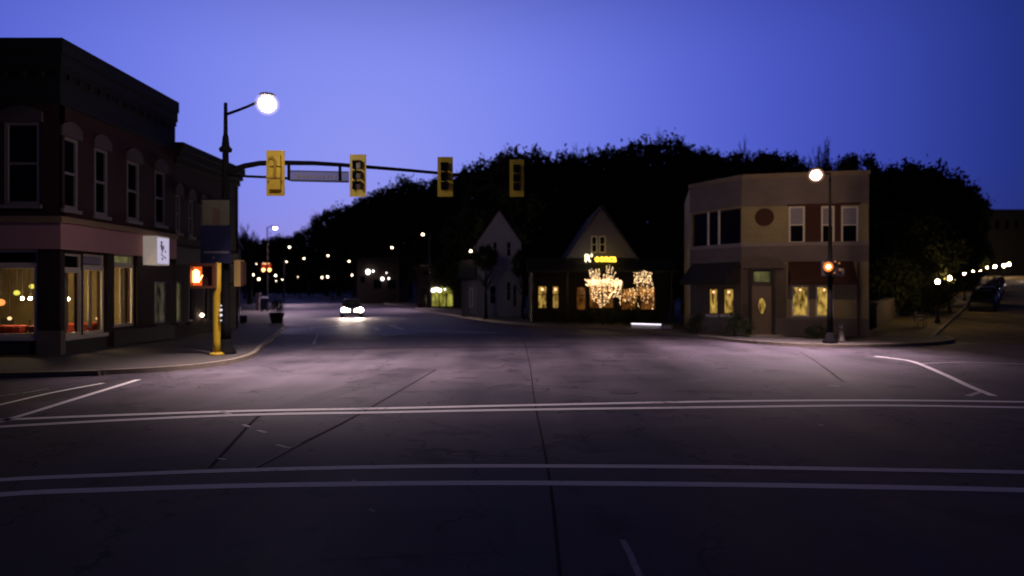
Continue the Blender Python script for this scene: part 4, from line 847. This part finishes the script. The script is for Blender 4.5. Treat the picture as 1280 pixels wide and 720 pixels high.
for i, r in enumerate(aw): window(R_, fr, r, 'maroon', 'l_amber' if i > 1 else 'l_warm', fw=.07, recess=.1, cross=(.62,))
mb = MB(); rr = random.Random(2)
for i in (0,1): q = fr.pt((aw[i][0]+aw[i][1])/2, aw[i][3]-.25, -.05); mb.ball(q, .1, 8)
mb.build('bulb', 'e_dim', R_)
# glowing letters on the porch roof
def text_mesh(body, size, bold=.03):
    cu = bpy.data.curves.new('lettering', 'FONT'); cu.body = body; cu.size = size; cu.extrude = .03; cu.offset = bold*size; cu.resolution_u = 3
    o = bpy.data.objects.new('lettering', cu); COL.objects.link(o); dg = bpy.context.evaluated_depsgraph_get(); dg.update()
    me = bpy.data.meshes.new_from_object(o.evaluated_get(dg)); bpy.data.objects.remove(o); return me
LS = thing('lit_sign', 'glowing white and yellow letters above the restaurant porch', 'sign', P(752,328,Y2-1.0))
def put_text(body, size, px, py, m, par):
    me = text_mesh(body, size); me.materials.clear(); me.materials.append(M[m]); o = bpy.data.objects.new('lettering', me); COL.objects.link(o); o.parent = par
    q = P(px, py, Y2-1.0); o.location = q-par.location; o.rotation_euler = (PI/2,0,0); return o
put_text("R'", .68, 730.5, 327, 'e_signw', LS).name = 'white_lettering'
o = put_text("oonca", .66, 743.5, 327, 'e_signy', LS); o.name = 'yellow_lettering'; o.scale = (.86,1,1)
mb = MB(); a, b = P(729,328,Y2-.98), P(776,328,Y2-.98); mb.tube([a,b], .03, 6); mb.tube([P(732,328,Y2-.98), P(732,338,Y2-.9)], .025, 6); mb.tube([P(772,328,Y2-.98), P(772,338,Y2-.9)], .025, 6); mb.build('rail', 'black', LS)
# bushes wrapped in light strings
def string_bush(px, label, strands, m_list, zb):
    Ys = 44.6; x = (px-640)/F_*Ys; t = thing('lighted_tree', label, 'string lights', (x,Ys,.135), 0, 'small trees wrapped in light strings'); r = random.Random(int(px))
    wood = MB(); bl = [MB() for _ in m_list]
    wood.tube([(x,Ys,.13), (x+.05,Ys,1.0), (x,Ys,P(px,358,Ys).z)], [.07,.05,.04], 7)
    for mi, pts, dens in strands:
        pw = [P(*p, Ys+r.uniform(-.35,.35)) for p in pts]; wood.tube(pw, .012, 4)
        L_ = sum((b-a).length for a, b in zip(pw, pw[1:])); n = max(3, int(L_*dens))
        for k in range(n):
            f = (k+r.random()*.6)/n*(len(pw)-1); i = min(int(f), len(pw)-2); q = pw[i].lerp(pw[i+1], f-i); bl[mi].ball(q+V((r.gauss(0,.03), r.gauss(0,.05), r.gauss(0,.03))), r.uniform(.013,.024), 5)
    wood.build('branches', 'bark', t)
    for b_, mm in zip(bl, m_list):
        if b_.v: b_.build('light_string', mm, t)
rs = random.Random(11); st = []
for a, top in ((-17,337), (-13,335), (-9,336), (-5,335), (6,333), (9,332), (12,334), (16,340), (2,342)):
    x0 = 753+a*.55; st.append((0, [(x0,353), (753+a*.85,346), (753+a,top)], 17))
for k in range(17):
    xx = 732+k*2.6; st.append((0, [(xx,349.5+rs.uniform(-1,1)), (xx+3.2,353), (xx+1,357)], 24))
for k in range(14):
    xx = 738+k*2.4; e = 388-abs(xx-751)*1.15+rs.uniform(-5,3); st.append((0 if k % 3 else 1, [(xx,356), (xx+rs.uniform(-1,1),366), (xx+(751-xx)*.18,max(e,364))], 15))
for k in range(6): xx = 768+k*1.6; st.append((0, [(xx,349+rs.uniform(0,3)), (xx+1,356), (xx-1,363+rs.uniform(0,10))], 15))
string_bush(753, 'taller bright white light-wrapped tree before the restaurant, fanning upward', st, ['e_string','e_string2'], 1)
st = []
for k in range(9): xx = 794+k*2.5; st.append((0, [(xx,341+rs.uniform(-1,2)), (xx+rs.uniform(-1.5,1.5),348), (xx,354)], 9))
for k in range(4): st.append((0, [(792,341.5+k*4), (804,339.5+k*4.4), (816,342+k*4)], 9))
for k in range(15): xx = 775+k*2.9; top = 366-max(0,(xx-775))*.42; top = max(top,354); st.append((1 if k % 2 else 0, [(xx,top), (xx+1,top+10), (xx-.5,378+rs.uniform(-6,10))], 8))
for k in range(10): xx = 776+k*4; st.append((1, [(xx,364-k*.7), (xx+2,370), (xx+4,366-k*.7)], 12))
string_bush(798, 'amber light-draped bush right of the bright tree before the restaurant', st, ['e_string','e_string2'], 1)
for px, py, r, h, lab in ((735,405,.7,1.0,'green shrub lit from above under the bright tree'), (762,406,.6,.9,'low green shrub between the two lighted trees'), (788,407,.7,1.1,'green shrub under the amber lights'), (812,408,.6,1.0,'dark shrub at right end of restaurant front'), (700,404,.6,.9,'dark shrub before the two lit restaurant windows')):
    q = G(px, py, .12); shrub(q.x, min(q.y,45.6), r, h, lab, 'shrubs before the restaurant')
LD = thing('low_wall', 'bright white low ledge lit at the sidewalk edge below the amber lights', 'low wall', (P(815,412,40.9).x, 40.9, .135))
mb = MB(); a, b = P(789,413.5,41.3), P(826,414,40.3); dx = (b-a).xy.normalized(); nn = V((-dx.y, dx.x, 0)); mb.hexa((a.x,a.y,.13), (b.x-a.x,b.y-a.y,0), nn*.3, (0,0,.20)); mb.build('block', 'ledge', LD)
mb = MB(); a2, b2 = P(829,414,40.2), P(839,414,39.9); mb.hexa((a2.x,a2.y,.13), (b2.x-a2.x,b2.y-a2.y,0), nn*.3, (0,0,.20)); mb.build('end_block', 'ledge', LD)
mb = MB(); mb.tube([(a.x,a.y-.05,.36), (b.x,b.y-.05,.36)], .025, 6); mb.build('strip_light', emat('strip_glow', (.95,.85,1), 2.2), LD)
# ------------------------------------------------------------------ other buildings along main street
def block(name, label, px0, px1, topy, Y, depth, m, wins=(), trim=True, cat='building', pane='darkpane'):
    fc = Face(((px0-640)/F_*Y, Y), ((px1-640)/F_*Y, Y)); top = H+(360-topy)/F_*Y; t = thing(name, label, cat, (fc.pt(fc.L/2,0).x, Y+depth/2, .135))
    rects = [fc.rect(*w[:4]) for w in wins]; mb = MB(); fc.wall(mb, .1, top, rects, .25)
    mb.quad(fc.pt(0,.1), fc.pt(0,top), fc.pt(0,top,-depth), fc.pt(0,.1,-depth)); mb.quad(fc.pt(fc.L,.1,-depth), fc.pt(fc.L,top,-depth), fc.pt(fc.L,top), fc.pt(fc.L,.1)); mb.quad(fc.pt(0,.1,-depth), fc.pt(fc.L,.1,-depth), fc.pt(fc.L,top,-depth), fc.pt(0,top,-depth)); mb.build('wall', m, t)
    mb = MB(); mb.quad(fc.pt(0,top-.2), fc.pt(fc.L,top-.2), fc.pt(fc.L,top-.2,-depth), fc.pt(0,top-.2,-depth)); mb.build('roof', 'roof', t)
    mb = MB(); fc.box(mb, -.1, fc.L+.1, top-.25, top+.05, .003, .2); mb.build('cornice', 'cornice', t)
    for w, r in zip(wins, rects): window(t, fc, r, 'bulkhead', w[4] if len(w) > 4 else pane, fw=.08, recess=.1, name=w[5] if len(w) > 5 else 'window')
    return t, fc
sh, fs = block('corner_store', 'dark low shop with one bright yellow-green lit window', 521, 577, 331, 82, 9, 'brownbrick', [(539,358,566.5,383.5,'l_green','shop_window'), (526,360,535,382), (527,338,548,345)])
mb = MB(); fs.box(mb, fs.up(526), fs.up(549), fs.vp(1,333), fs.vp(1,331), .2, .35); mb.build('eave_board', 'buffstone', sh)
mb = MB(); 
for x in (541.5,546,549.5,556): q = P(x, 361.5+(x % 2), 81.85); mb.ball(q, .22 if x < 550 else .1, 8)
mb.build('shop_light', 'e_white', sh)
mb = MB(); fs.box(mb, fs.up(548.2), fs.up(549.6), fs.vp(1,383), fs.vp(1,364), -.05, .03); fs.box(mb, fs.up(557), fs.up(559), fs.vp(1,383), fs.vp(1,366), -.05, .03); mb.build('door_frame', 'bulkhead', sh)
st2, f6 = block('street_building', 'dark two storey shop building with white wall lights further up the street', 446, 500, 322, 108, 10, 'brownbrick', [(450,345,457,354,), (484,349,496,362), (466,349,478,362)])
for i, (x, y, r, lab) in enumerate(((460,340,.55,'largest white wall light on the far dark shop'), (466.5,339,.22,'small light just right of the largest wall light'), (478,348.6,.36,'white wall light low on the far shop, right of largest light'), (486,348,.2,'faint light at the right end of the far shop'), (483,341,.12,'tiny light high at the right end of the far shop'))):
    q = P(x, y, 107.6); mb = MB(); mb.ball(q, r*.58, 10, 0, 1.2); mb.tube([q, q+V((0,.5,0))], .06, 6, 1); tag(mb.build('wall_light', ['e_white','black']), lab, 'lamp', 'lights on the far dark shop')
block('street_building', 'narrow dark house between the lit shop and the pale gabled house', 576, 594, 335, 76, 8, 'brownbrick', [(580,345,586,356)])
# left side of the street beyond
for i, (y0, y1_, z, lab) in enumerate(((50,66,6.6,'nearer low dark shop row beyond the dark brick building'), (67,90,7.4,'further low dark shop row with red sign beyond it'))):
    x0, x1 = -15.2-.345*(y0-48)-4.2, -15.2-.345*(y1_-48)-4.2; fL = Face((x0,y0), (x1,y1_)); t = thing('shop_row', lab, 'building', (x0,y0,.135)); mb = MB()
    ws = [(fL.L*(.1+.3*k), fL.L*(.1+.3*k)+2.2, .8, 2.8) for k in range(3)]+[(fL.L*(.1+.3*k), fL.L*(.1+.3*k)+1.1, 4.0, 5.6) for k in range(3)]
    fL.wall(mb, .135, z, ws, .25); fF = Face((x0-12,y0), (x0,y0)); fF.wall(mb, .135, z, [], .25); mb.build('wall', 'brownbrick', t)
    mb = MB(); mb.add([fL.pt(0,z-.1), fL.pt(fL.L,z-.1), fL.pt(fL.L,z-.1,-12), fL.pt(0,z-.1,-12)], [(0,1,2,3)]); mb.build('roof', 'roof', t)
    mb = MB(); fL.box(mb, 0, fL.L, z-.3, z+.06, .003, .25); mb.build('cornice', 'cornice', t)
    for k, r in enumerate(ws): window(t, fL, r, 'hood', 'darkpane', fw=.09, recess=.1, name='shop_window' if k < 3 else 'window')
# big dark building at the top of the hill street
block('hilltop_building', 'long flat-roofed black building at the top of the hill street', 1234, 1330, 262, 175, 14, 'roof', [(1244+12*k,275,1250+12*k,287) for k in range(7)])
# stone wall along the hill street pavement
t = thing('retaining_wall', 'dark stone wall along the hill street pavement behind the lamp row', 'wall', hpt(6,-3.2))
mb = MB(); mc = MB()
for a, b in zip([5,14,22,30,40,50,60,75], [14,22,30,40,50,60,75,95]):
    hh = 1.3; p = hpt(a,-3.4,-2); q = hpt(b,-3.4,-2); mb.hexa(p, q-p, V((N.x,N.y,0))*.35, V((0,0,2+hh))); p = hpt(a,-3.45,hh+.002); q = hpt(b,-3.45,hh+.002); mc.hexa(p, q-p, V((N.x,N.y,0))*.45, V((0,0,.12)))
mb.build('masonry', 'darkstone', t); mc.build('coping', 'darkstone', t)

# ------------------------------------------------------------------ street lamps
def post_lamp(p, base_z, r, m, label, group, kind='globe', arm=0.0):
    t = thing('street_lamp', label, 'street lamp', (p.x+arm,p.y,base_z), 0, group); b = V((p.x+arm,p.y,base_z)); h = p.z-base_z
    mb = MB()
    if kind == 'globe':
        mb.lathe(b, [(.16,0),(.15,.12),(.07,.3),(.05,.6),(.04,h-r*1.3),(.09,h-r*1.1),(.10,h-r*.9)], 8); mb.build('post', 'black', t)
        mb = MB(); mb.ball(p, r, 12, 0, 1.1); mb.build('globe', m, t, True)
        mb = MB(); mb.lathe(p+V((0,0,r*1.02)), [(r*.5,0),(r*.25,.06),(.02,.14)], 8); mb.build('finial', 'black', t)
    else:
        mb.lathe(b, [(.14,0),(.1,.3),(.08,h*.5),(.06,h+.1)], 8); mb.build('post', 'black', t)
        if abs(arm) > .05: mb = MB(); mb.tube([b+V((0,0,h)), b+V((-arm*.5,0,h+.2)), p+V((0,0,.18))], .04, 6); mb.build('arm', 'black', t)
        mb = MB(); mb.ball(p+V((0,0,.12)), r*1.15, 10, 0, .35); hd = mb.build('lamp_head', 'black', t)
        mb = MB(); mb.ball(p, r, 12, 0, .8); mb.build('lens', m, hd, True)
    return t
hl = [(1172,352,9,'first and nearest globe lamp of the row up the hill street'), (1187,347.8,19.2,'second globe lamp from the bottom of the hill street'), (1206,342.5,36.8,'third globe lamp up the hill street'), (1216.5,339.6,52.6,'fourth globe lamp up the hill street'), (1225,338.6,68.9,'fifth globe lamp up the hill street'), (1235,334.6,100,'sixth globe lamp up the hill street'), (1243.5,333.4,138,'seventh globe lamp, just below the bright cluster on the hill')]
for px, py, s, lab in hl:
    q = hs(s, -.6); p = P(px, py, q.y); r = max(.105, .0013*q.y); post_lamp(p, .031*s+.13, r, 'e_globe', lab, 'globe lamps up the hill street')
for px, py, Y, lab in ((1255,332,150,'left lamp of the bright cluster at the hill top'), (1261,330.5,160,'right and brightest lamp of the hill top cluster')):
    p = P(px, py, Y); post_lamp(p, 4.6, .26, 'e_globe', lab, 'globe lamps up the hill street')
gm_ = 'far lamps along the main street'
far = [(344,285,73,.45,'e_violet','arm','violet-white lamp shining against the sky over the far street',.8), (362,309,107,.30,'e_far','arm','tall lamp under the violet lamp, second highest on the left',.8), (380,323,148,.34,'e_far','arm','lamp lower right of the second highest left lamp',.8), (358,327,170,.32,'e_far','arm','dim lamp low below the second highest left lamp',.8),
       (410,319.5,134,.33,'e_far','arm','lone lamp above the low pair in the middle of the street',-.8), (436.5,326.5,161,.36,'e_far','arm','lamp above the moving car, highest there',-.8), (458.5,327,158,.28,'e_amber','arm','small amber lamp above the white shop light',-.8), (490,309.5,107,.34,'e_far','arm','tall lamp left of the highest lamp on the right kerb',-.8), (528.5,293,82,.30,'e_far','arm','highest lamp on the right kerb, over the lit shop',-.8), (588.5,314,60,.22,'e_far','arm','lamp just left of the pale gabled house',-.5),
       (316,343.5,111,.34,'e_far','globe','upper left globe of the bright pair by the shop row',0), (323.5,349,150,.40,'e_far','globe','lower right globe of the bright pair by the shop row',0), (344.5,344.5,118,.28,'e_far','globe','globe lamp right of the red sign',0), (373,346.5,230,.5,'e_far','globe','low globe lamp alone in mid street dark',0), (402.5,347,190,.36,'e_far','globe','left globe of the low close pair',0), (409.5,346,190,.42,'e_far','globe','right globe of the low close pair',0), (440,344,150,.3,'e_far','globe','dim globe lamp left of the white shop lights',0), (353.5,349.5,230,.4,'e_far','globe','small globe lamp low on the far street, right of the red sign',0), (345,351.5,260,.45,'e_far','globe','lowest small lamp where the street vanishes',0), (320.5,330,140,.14,'e_far','globe','faint lamp high left of the red sign',0)]
for px, py, Y, r, m, kind, lab, arm in far:
    p = P(px, py, Y); base = .135
    if 70 < Y < (112 if px < 400 else 90) and kind == 'arm': spot('street_light', p+V((0,0,-.35)), p+V((4 if px < 400 else -6.5,-2.5,-8)), 5200, (1,.70,.84), 125, 1.0)
    post_lamp(p, base, r*.46, m, lab, gm_, kind, -arm if arm else 0)
rs_ = thing('shop_sign', 'red glowing sign with two warm bulbs beneath, far left street', 'sign', P(333,338,120))
q = P(333,333,120); mb = MB(); mb.box(q, (1.5,.15,.9)); mb.build('panel', 'e_red', rs_)
for dx in (-.42,.42): mb = MB(); mb.ball(P(333+dx*9,337.3,119.7), .28, 10); mb.build('bulb', 'e_amber', rs_)
mb = MB(); mb.box(P(332.5,329.6,120), (1.1,.15,.18)); mb.build('white_strip', 'e_dim', rs_); mb = MB(); mb.tube([V((q.x,120.1,.13)), V((q.x,120.1,q.z+.4))], .08, 6); mb.build('post', 'black', rs_)
# right corner lamp and signal post
RB = G(1041.5, 433.5); rx, ry = RB.x, RB.y+.3
RL = thing('signal_post', 'dark post at the right corner with warm street lamp on top', 'street lamp', (rx,ry,.135))
mb = MB(); mb.lathe((rx,ry,0), [(.13,.5),(.11,1.5),(.095,3.4),(.06,5.0),(.05,6.9)], 12); mb.build('shaft', 'pole', RL, True)
mb = MB(); mb.lathe((rx,ry,0), [(.3,.135),(.3,.22),(.2,.32),(.18,.5),(.13,.56)], 12); mb.build('base', 'pole', RL, True)
lp2 = P(1020, 219, ry-1.6); mb = MB(); mb.tube([(rx,ry,6.8), (rx-.3,ry-.7,7.0), (lp2.x,lp2.y,lp2.z+.1)], .035, 7); mb.build('lamp_arm', 'pole', RL, True)
mb = MB(); mb.ball(lp2+V((0,0,.2)), .16, 12, 0, .25); lu = mb.build('luminaire', 'pole', RL, True)
mb = MB(); mb.ball(lp2, .19, 16, 0, .95); mb.build('lens', 'e_warm', lu, True)
for rad_, e_ in ((.22,.8), (.26,.4), (.30,.22)): mb = MB(); mb.ball(lp2, rad_, 18, 0, .95); mb.build('glow_shell', glow_shell_mat('amber_glow_shell', (1,.56,.38), e_), lu, True)  # same added shells, an amber halo built round the lens
spot('street_light', lp2+V((0,0,-.28)), lp2+V((-2.6,-1.2,-8)), 7300, (1,.74,.80), 120, 1.0)
ph = thing('pedestrian_signal', 'pedestrian signal glowing orange on the dark post at right corner', 'pedestrian signal', P(1038,340,ry-.2))
mb = MB(); bx(mb, 1029,326,1048,344.5, ry-.3, .2); hs2 = mb.build('housing', 'black', ph)
mb = MB(); px_ = P(1035.5,333.5,ry-.36); mb.disc(px_+V((0,.02,0)), (0,-1,0), .20, 20, 0, .02); mb.build('halo_disc', 'e_halo', hs2); mb = MB(); mb.ball(px_, .10, 12); mb.build('lit_hand', 'e_hand', hs2, True)  # flat glowing disc behind the hand imitates its orange halo
for (x, y, r) in ((1044,327,.05), (1049,329,.045), (1043,341,.045), (1050,337,.05), (1030,329,.04)): mb = MB(); mb.ball(P(x,y,ry-.34), r, 8); mb.build('indicator', 'e_ind', hs2)
mb = MB(); mb.tube([P(1036,348,ry-.1), P(1042,348,ry)], .04, 6); mb.build('bracket', 'pole', ph)
o = MB(); bx(o, 1048.5,335,1055,345, ry-.15, .2); tag(o.build('control_box', 'hydrant'), 'small pale box mounted right of the orange pedestrian signal', 'box')
fx = P(1052,430,ry+.6); FH = thing('fire_hydrant', 'pale fire hydrant just right of the dark corner post', 'hydrant', (fx.x,fx.y,.135))
mb = MB(); mb.lathe((fx.x,fx.y,.135), [(.17,0),(.17,.06),(.11,.1),(.10,.55),(.13,.58),(.13,.64),(.10,.72),(.03,.78),(.03,.84)], 12); mb.build('barrel', 'hydrant', FH, True)
for s in (-1,1): mb = MB(); mb.tube([(fx.x+s*.08,fx.y,.62), (fx.x+s*.18,fx.y,.62)], .05, 8); mb.build('nozzle', 'hydrant', FH)

# ------------------------------------------------------------------ cars
def car(label, loc, rz, paint, lit=None, group=None, slope=0):
    t = thing('car', label, 'car', loc, rz, group); t.rotation_euler = (slope, 0, rz)   # faces local -Y
    st = [(-2.15,.68,.35,.62), (-2.05,.80,.25,.72), (-1.3,.86,.22,.86), (-.7,.88,.22,.93), (.6,.88,.22,.95), (1.5,.87,.22,.95), (2.0,.82,.26,.90), (2.15,.70,.36,.78)]
    mb = MB(); rings = []
    for y, w, z0, z1 in st:
        zm = (z0+z1)/2; rings.append([(-w*.86,y,z0), (-w,y,z0+.12), (-w,y,zm+.08), (-w*.90,y,z1-.03), (-w*.7,y,z1), (w*.7,y,z1), (w*.90,y,z1-.03), (w,y,zm+.08), (w,y,z0+.12), (w*.86,y,z0)])
    vs = [p for r in rings for p in r]; n = 10; fs = [(i*n+k, (i+1)*n+k, (i+1)*n+(k+1) % n, i*n+(k+1) % n) for i in range(len(st)-1) for k in range(n)]
    fs += [tuple(range(n)), tuple(reversed(range((len(st)-1)*n, len(st)*n)))]; mb.add(vs, fs)
    # roof with pillars
    lo = [(-.74,-.75,.93), (.74,-.75,.93), (.76,1.45,.95), (-.76,1.45,.95)]; hi = [(-.56,-.1,1.40), (.56,-.1,1.40), (.58,.85,1.42), (-.58,.85,1.42)]
    mb.add(hi+[(x*.94,y*.96+.02,z+.05) for x, y, z in hi], [(4,5,6,7), (0,1,5,4), (1,2,6,5), (2,3,7,6), (3,0,4,7)])
    for a, b in zip(lo, hi): mb.tube([a, b], .045, 5)
    mb.build('body', paint, t, True, local=True)
    for nm, q in (('windscreen', (0,1)), ('rear_window', (2,3)), ('side_window', (1,2)), ('side_window', (3,0))):
        a, b = q; mb = MB(); mb.add([lo[a], lo[b], hi[b], hi[a]], [(0,1,2,3)]); mb.build(nm, 'darkpane', t, local=True)
    for sx in (-1,1):
        for y in (-1.35,1.3):
            mb = MB(); mb.tube([(sx*.66,y,.32), (sx*.89,y,.32)], .32, 16); w = mb.build('wheel', 'tyre', t, local=True); mb = MB(); mb.tube([(sx*.885,y,.32), (sx*.9,y,.32)], .2, 12); mb.build('rim', 'rim', w, local=True)
        mb = MB(); mb.ball((sx*.62,-2.08,.63), .21 if lit == 'front' else .1, 10, 0, .8); mb.build('headlight', 'e_head' if lit == 'front' else 'glass', t, True, local=True)
        if lit == 'front': mb = MB(); mb.ball((sx*.3,-2.12,.60), .12, 10, 0, .7); mb.build('headlight_glare', 'e_head', t, True, local=True)  # glow balls added between the headlights to fill out their glare
        mb = MB(); mb.box((sx*.66,2.1,.76), (.28,.09,.14)); mb.build('taillight', 'e_tail' if lit == 'rear' else 'taillens', t, local=True)
    mb = MB(); mb.box((0,-2.15,.45), (1.3,.1,.16)); mb.build('front_bumper', 'black', t, local=True); mb = MB(); mb.box((0,2.17,.55), (.5,.03,.13)); mb.build('number_plate', 'plate', t, local=True)
    return t
mv = P(437,387,58); car('approaching car with dazzling headlights in the main street', (mv.x-.3, 60.0, .0), .25, 'carpaint', 'front')
av = math.atan2(D.x, D.y)
for s, pnt, lab in ((24.5,'carpaint','nearest parked car on the hill street, dark with glinting rear window'), (33,'silverpaint','second parked car up the hill street behind the dark one'), (42,'carpaint','third parked car from the bottom of the hill street'), (52,'carpaint','fourth parked car up the hill street'), (63,'redpaint','fifth parked car up the hill street'), (76,'carpaint','sixth parked car, highest of the hill street row')):
    q = hpt(s, 1.15, .0); car(lab, (q.x,q.y,q.z+.02), -av, pnt, None, 'cars parked up the hill street', .031)
q = hpt(118, 5.5); car('distant car coming down the hill street with headlights lit', (q.x,q.y,q.z), -av, 'carpaint', 'front', None, .031)

# ------------------------------------------------------------------ street furniture
q = hpt(5.5, -1.0, .135); bt = thing('bench', 'low slatted bench at the corner of the hill street', 'bench', (q.x,q.y,q.z), -av+PI/2)
mb = MB(); 
for k in range(4): mb.box((0,-.16+.11*k,.44), (1.6,.09,.03))
mb.build('seat', 'wood', bt, local=True); mb = MB()
for k in range(3): mb.box((0,.24,.56+.12*k), (1.6,.03,.09))
mb.build('backrest', 'wood', bt, local=True)
for s in (-.7,.7): mb = MB(); mb.tube([(s,-.2,0), (s,-.2,.62), (s,.2,.64), (s,.26,.9)], .022, 6); mb.tube([(s,.2,.64), (s,.24,0)], .022, 6); mb.build('leg', 'galv', bt, local=True)
q = G(346, 403.5, .135); pt = thing('planter', 'dark round planter with bushy plant at the left kerb', 'planter', (q.x,q.y,.135))
mb = MB(); mb.lathe((q.x,q.y,.135), [(.32,0),(.36,.1),(.46,.55),(.50,.6),(.48,.66),(.40,.62)], 16); mb.build('pot', 'terracotta', pt)
c = bpy.data.objects.new('plant', shr[0]); COL.objects.link(c); c.parent = pt; c.location = (0,0,1.05); c.scale = (.46,.46,.5)
q = G(331, 389, .135); mx_ = thing('mail_box', 'dark blue mail box beside the pale post on the far left sidewalk', 'mail box', (q.x,q.y,.135))
mb = MB(); mb.box((q.x,q.y,.78), (.7,.6,.95)); mb.tube([(q.x-.35,q.y,1.25), (q.x+.35,q.y,1.25)], .3, 16); mb.build('body', 'bluebox', mx_)
for sx in (-.28,.28): mb = MB(); mb.box((q.x+sx,q.y,.22), (.08,.5,.18)); mb.build('leg', 'black', mx_)
q = G(322.5, 388, .135); mb = MB(); mb.box((q.x,q.y,.95), (.34,.34,1.63)); mb.box((q.x,q.y,1.82), (.5,.5,.12)); tag(mb.build('stone_post', 'frame'), 'pale square post standing left of the blue mail box', 'post')
q = G(308, 403, .135); bt = thing('bench', 'black bench on the left sidewalk beyond the brick building', 'bench', (q.x-.2,q.y,.135), 1.9)
mb = MB(); mb.box((0,0,.45), (1.5,.45,.05)); mb.build('seat', 'black', bt, local=True); mb = MB(); mb.box((0,.22,.75), (1.5,.05,.45)); mb.build('backrest', 'black', bt, local=True)
for s in (-.65,.65): mb = MB(); mb.box((s,0,.22), (.06,.42,.42)); mb.build('leg', 'black', bt, local=True)
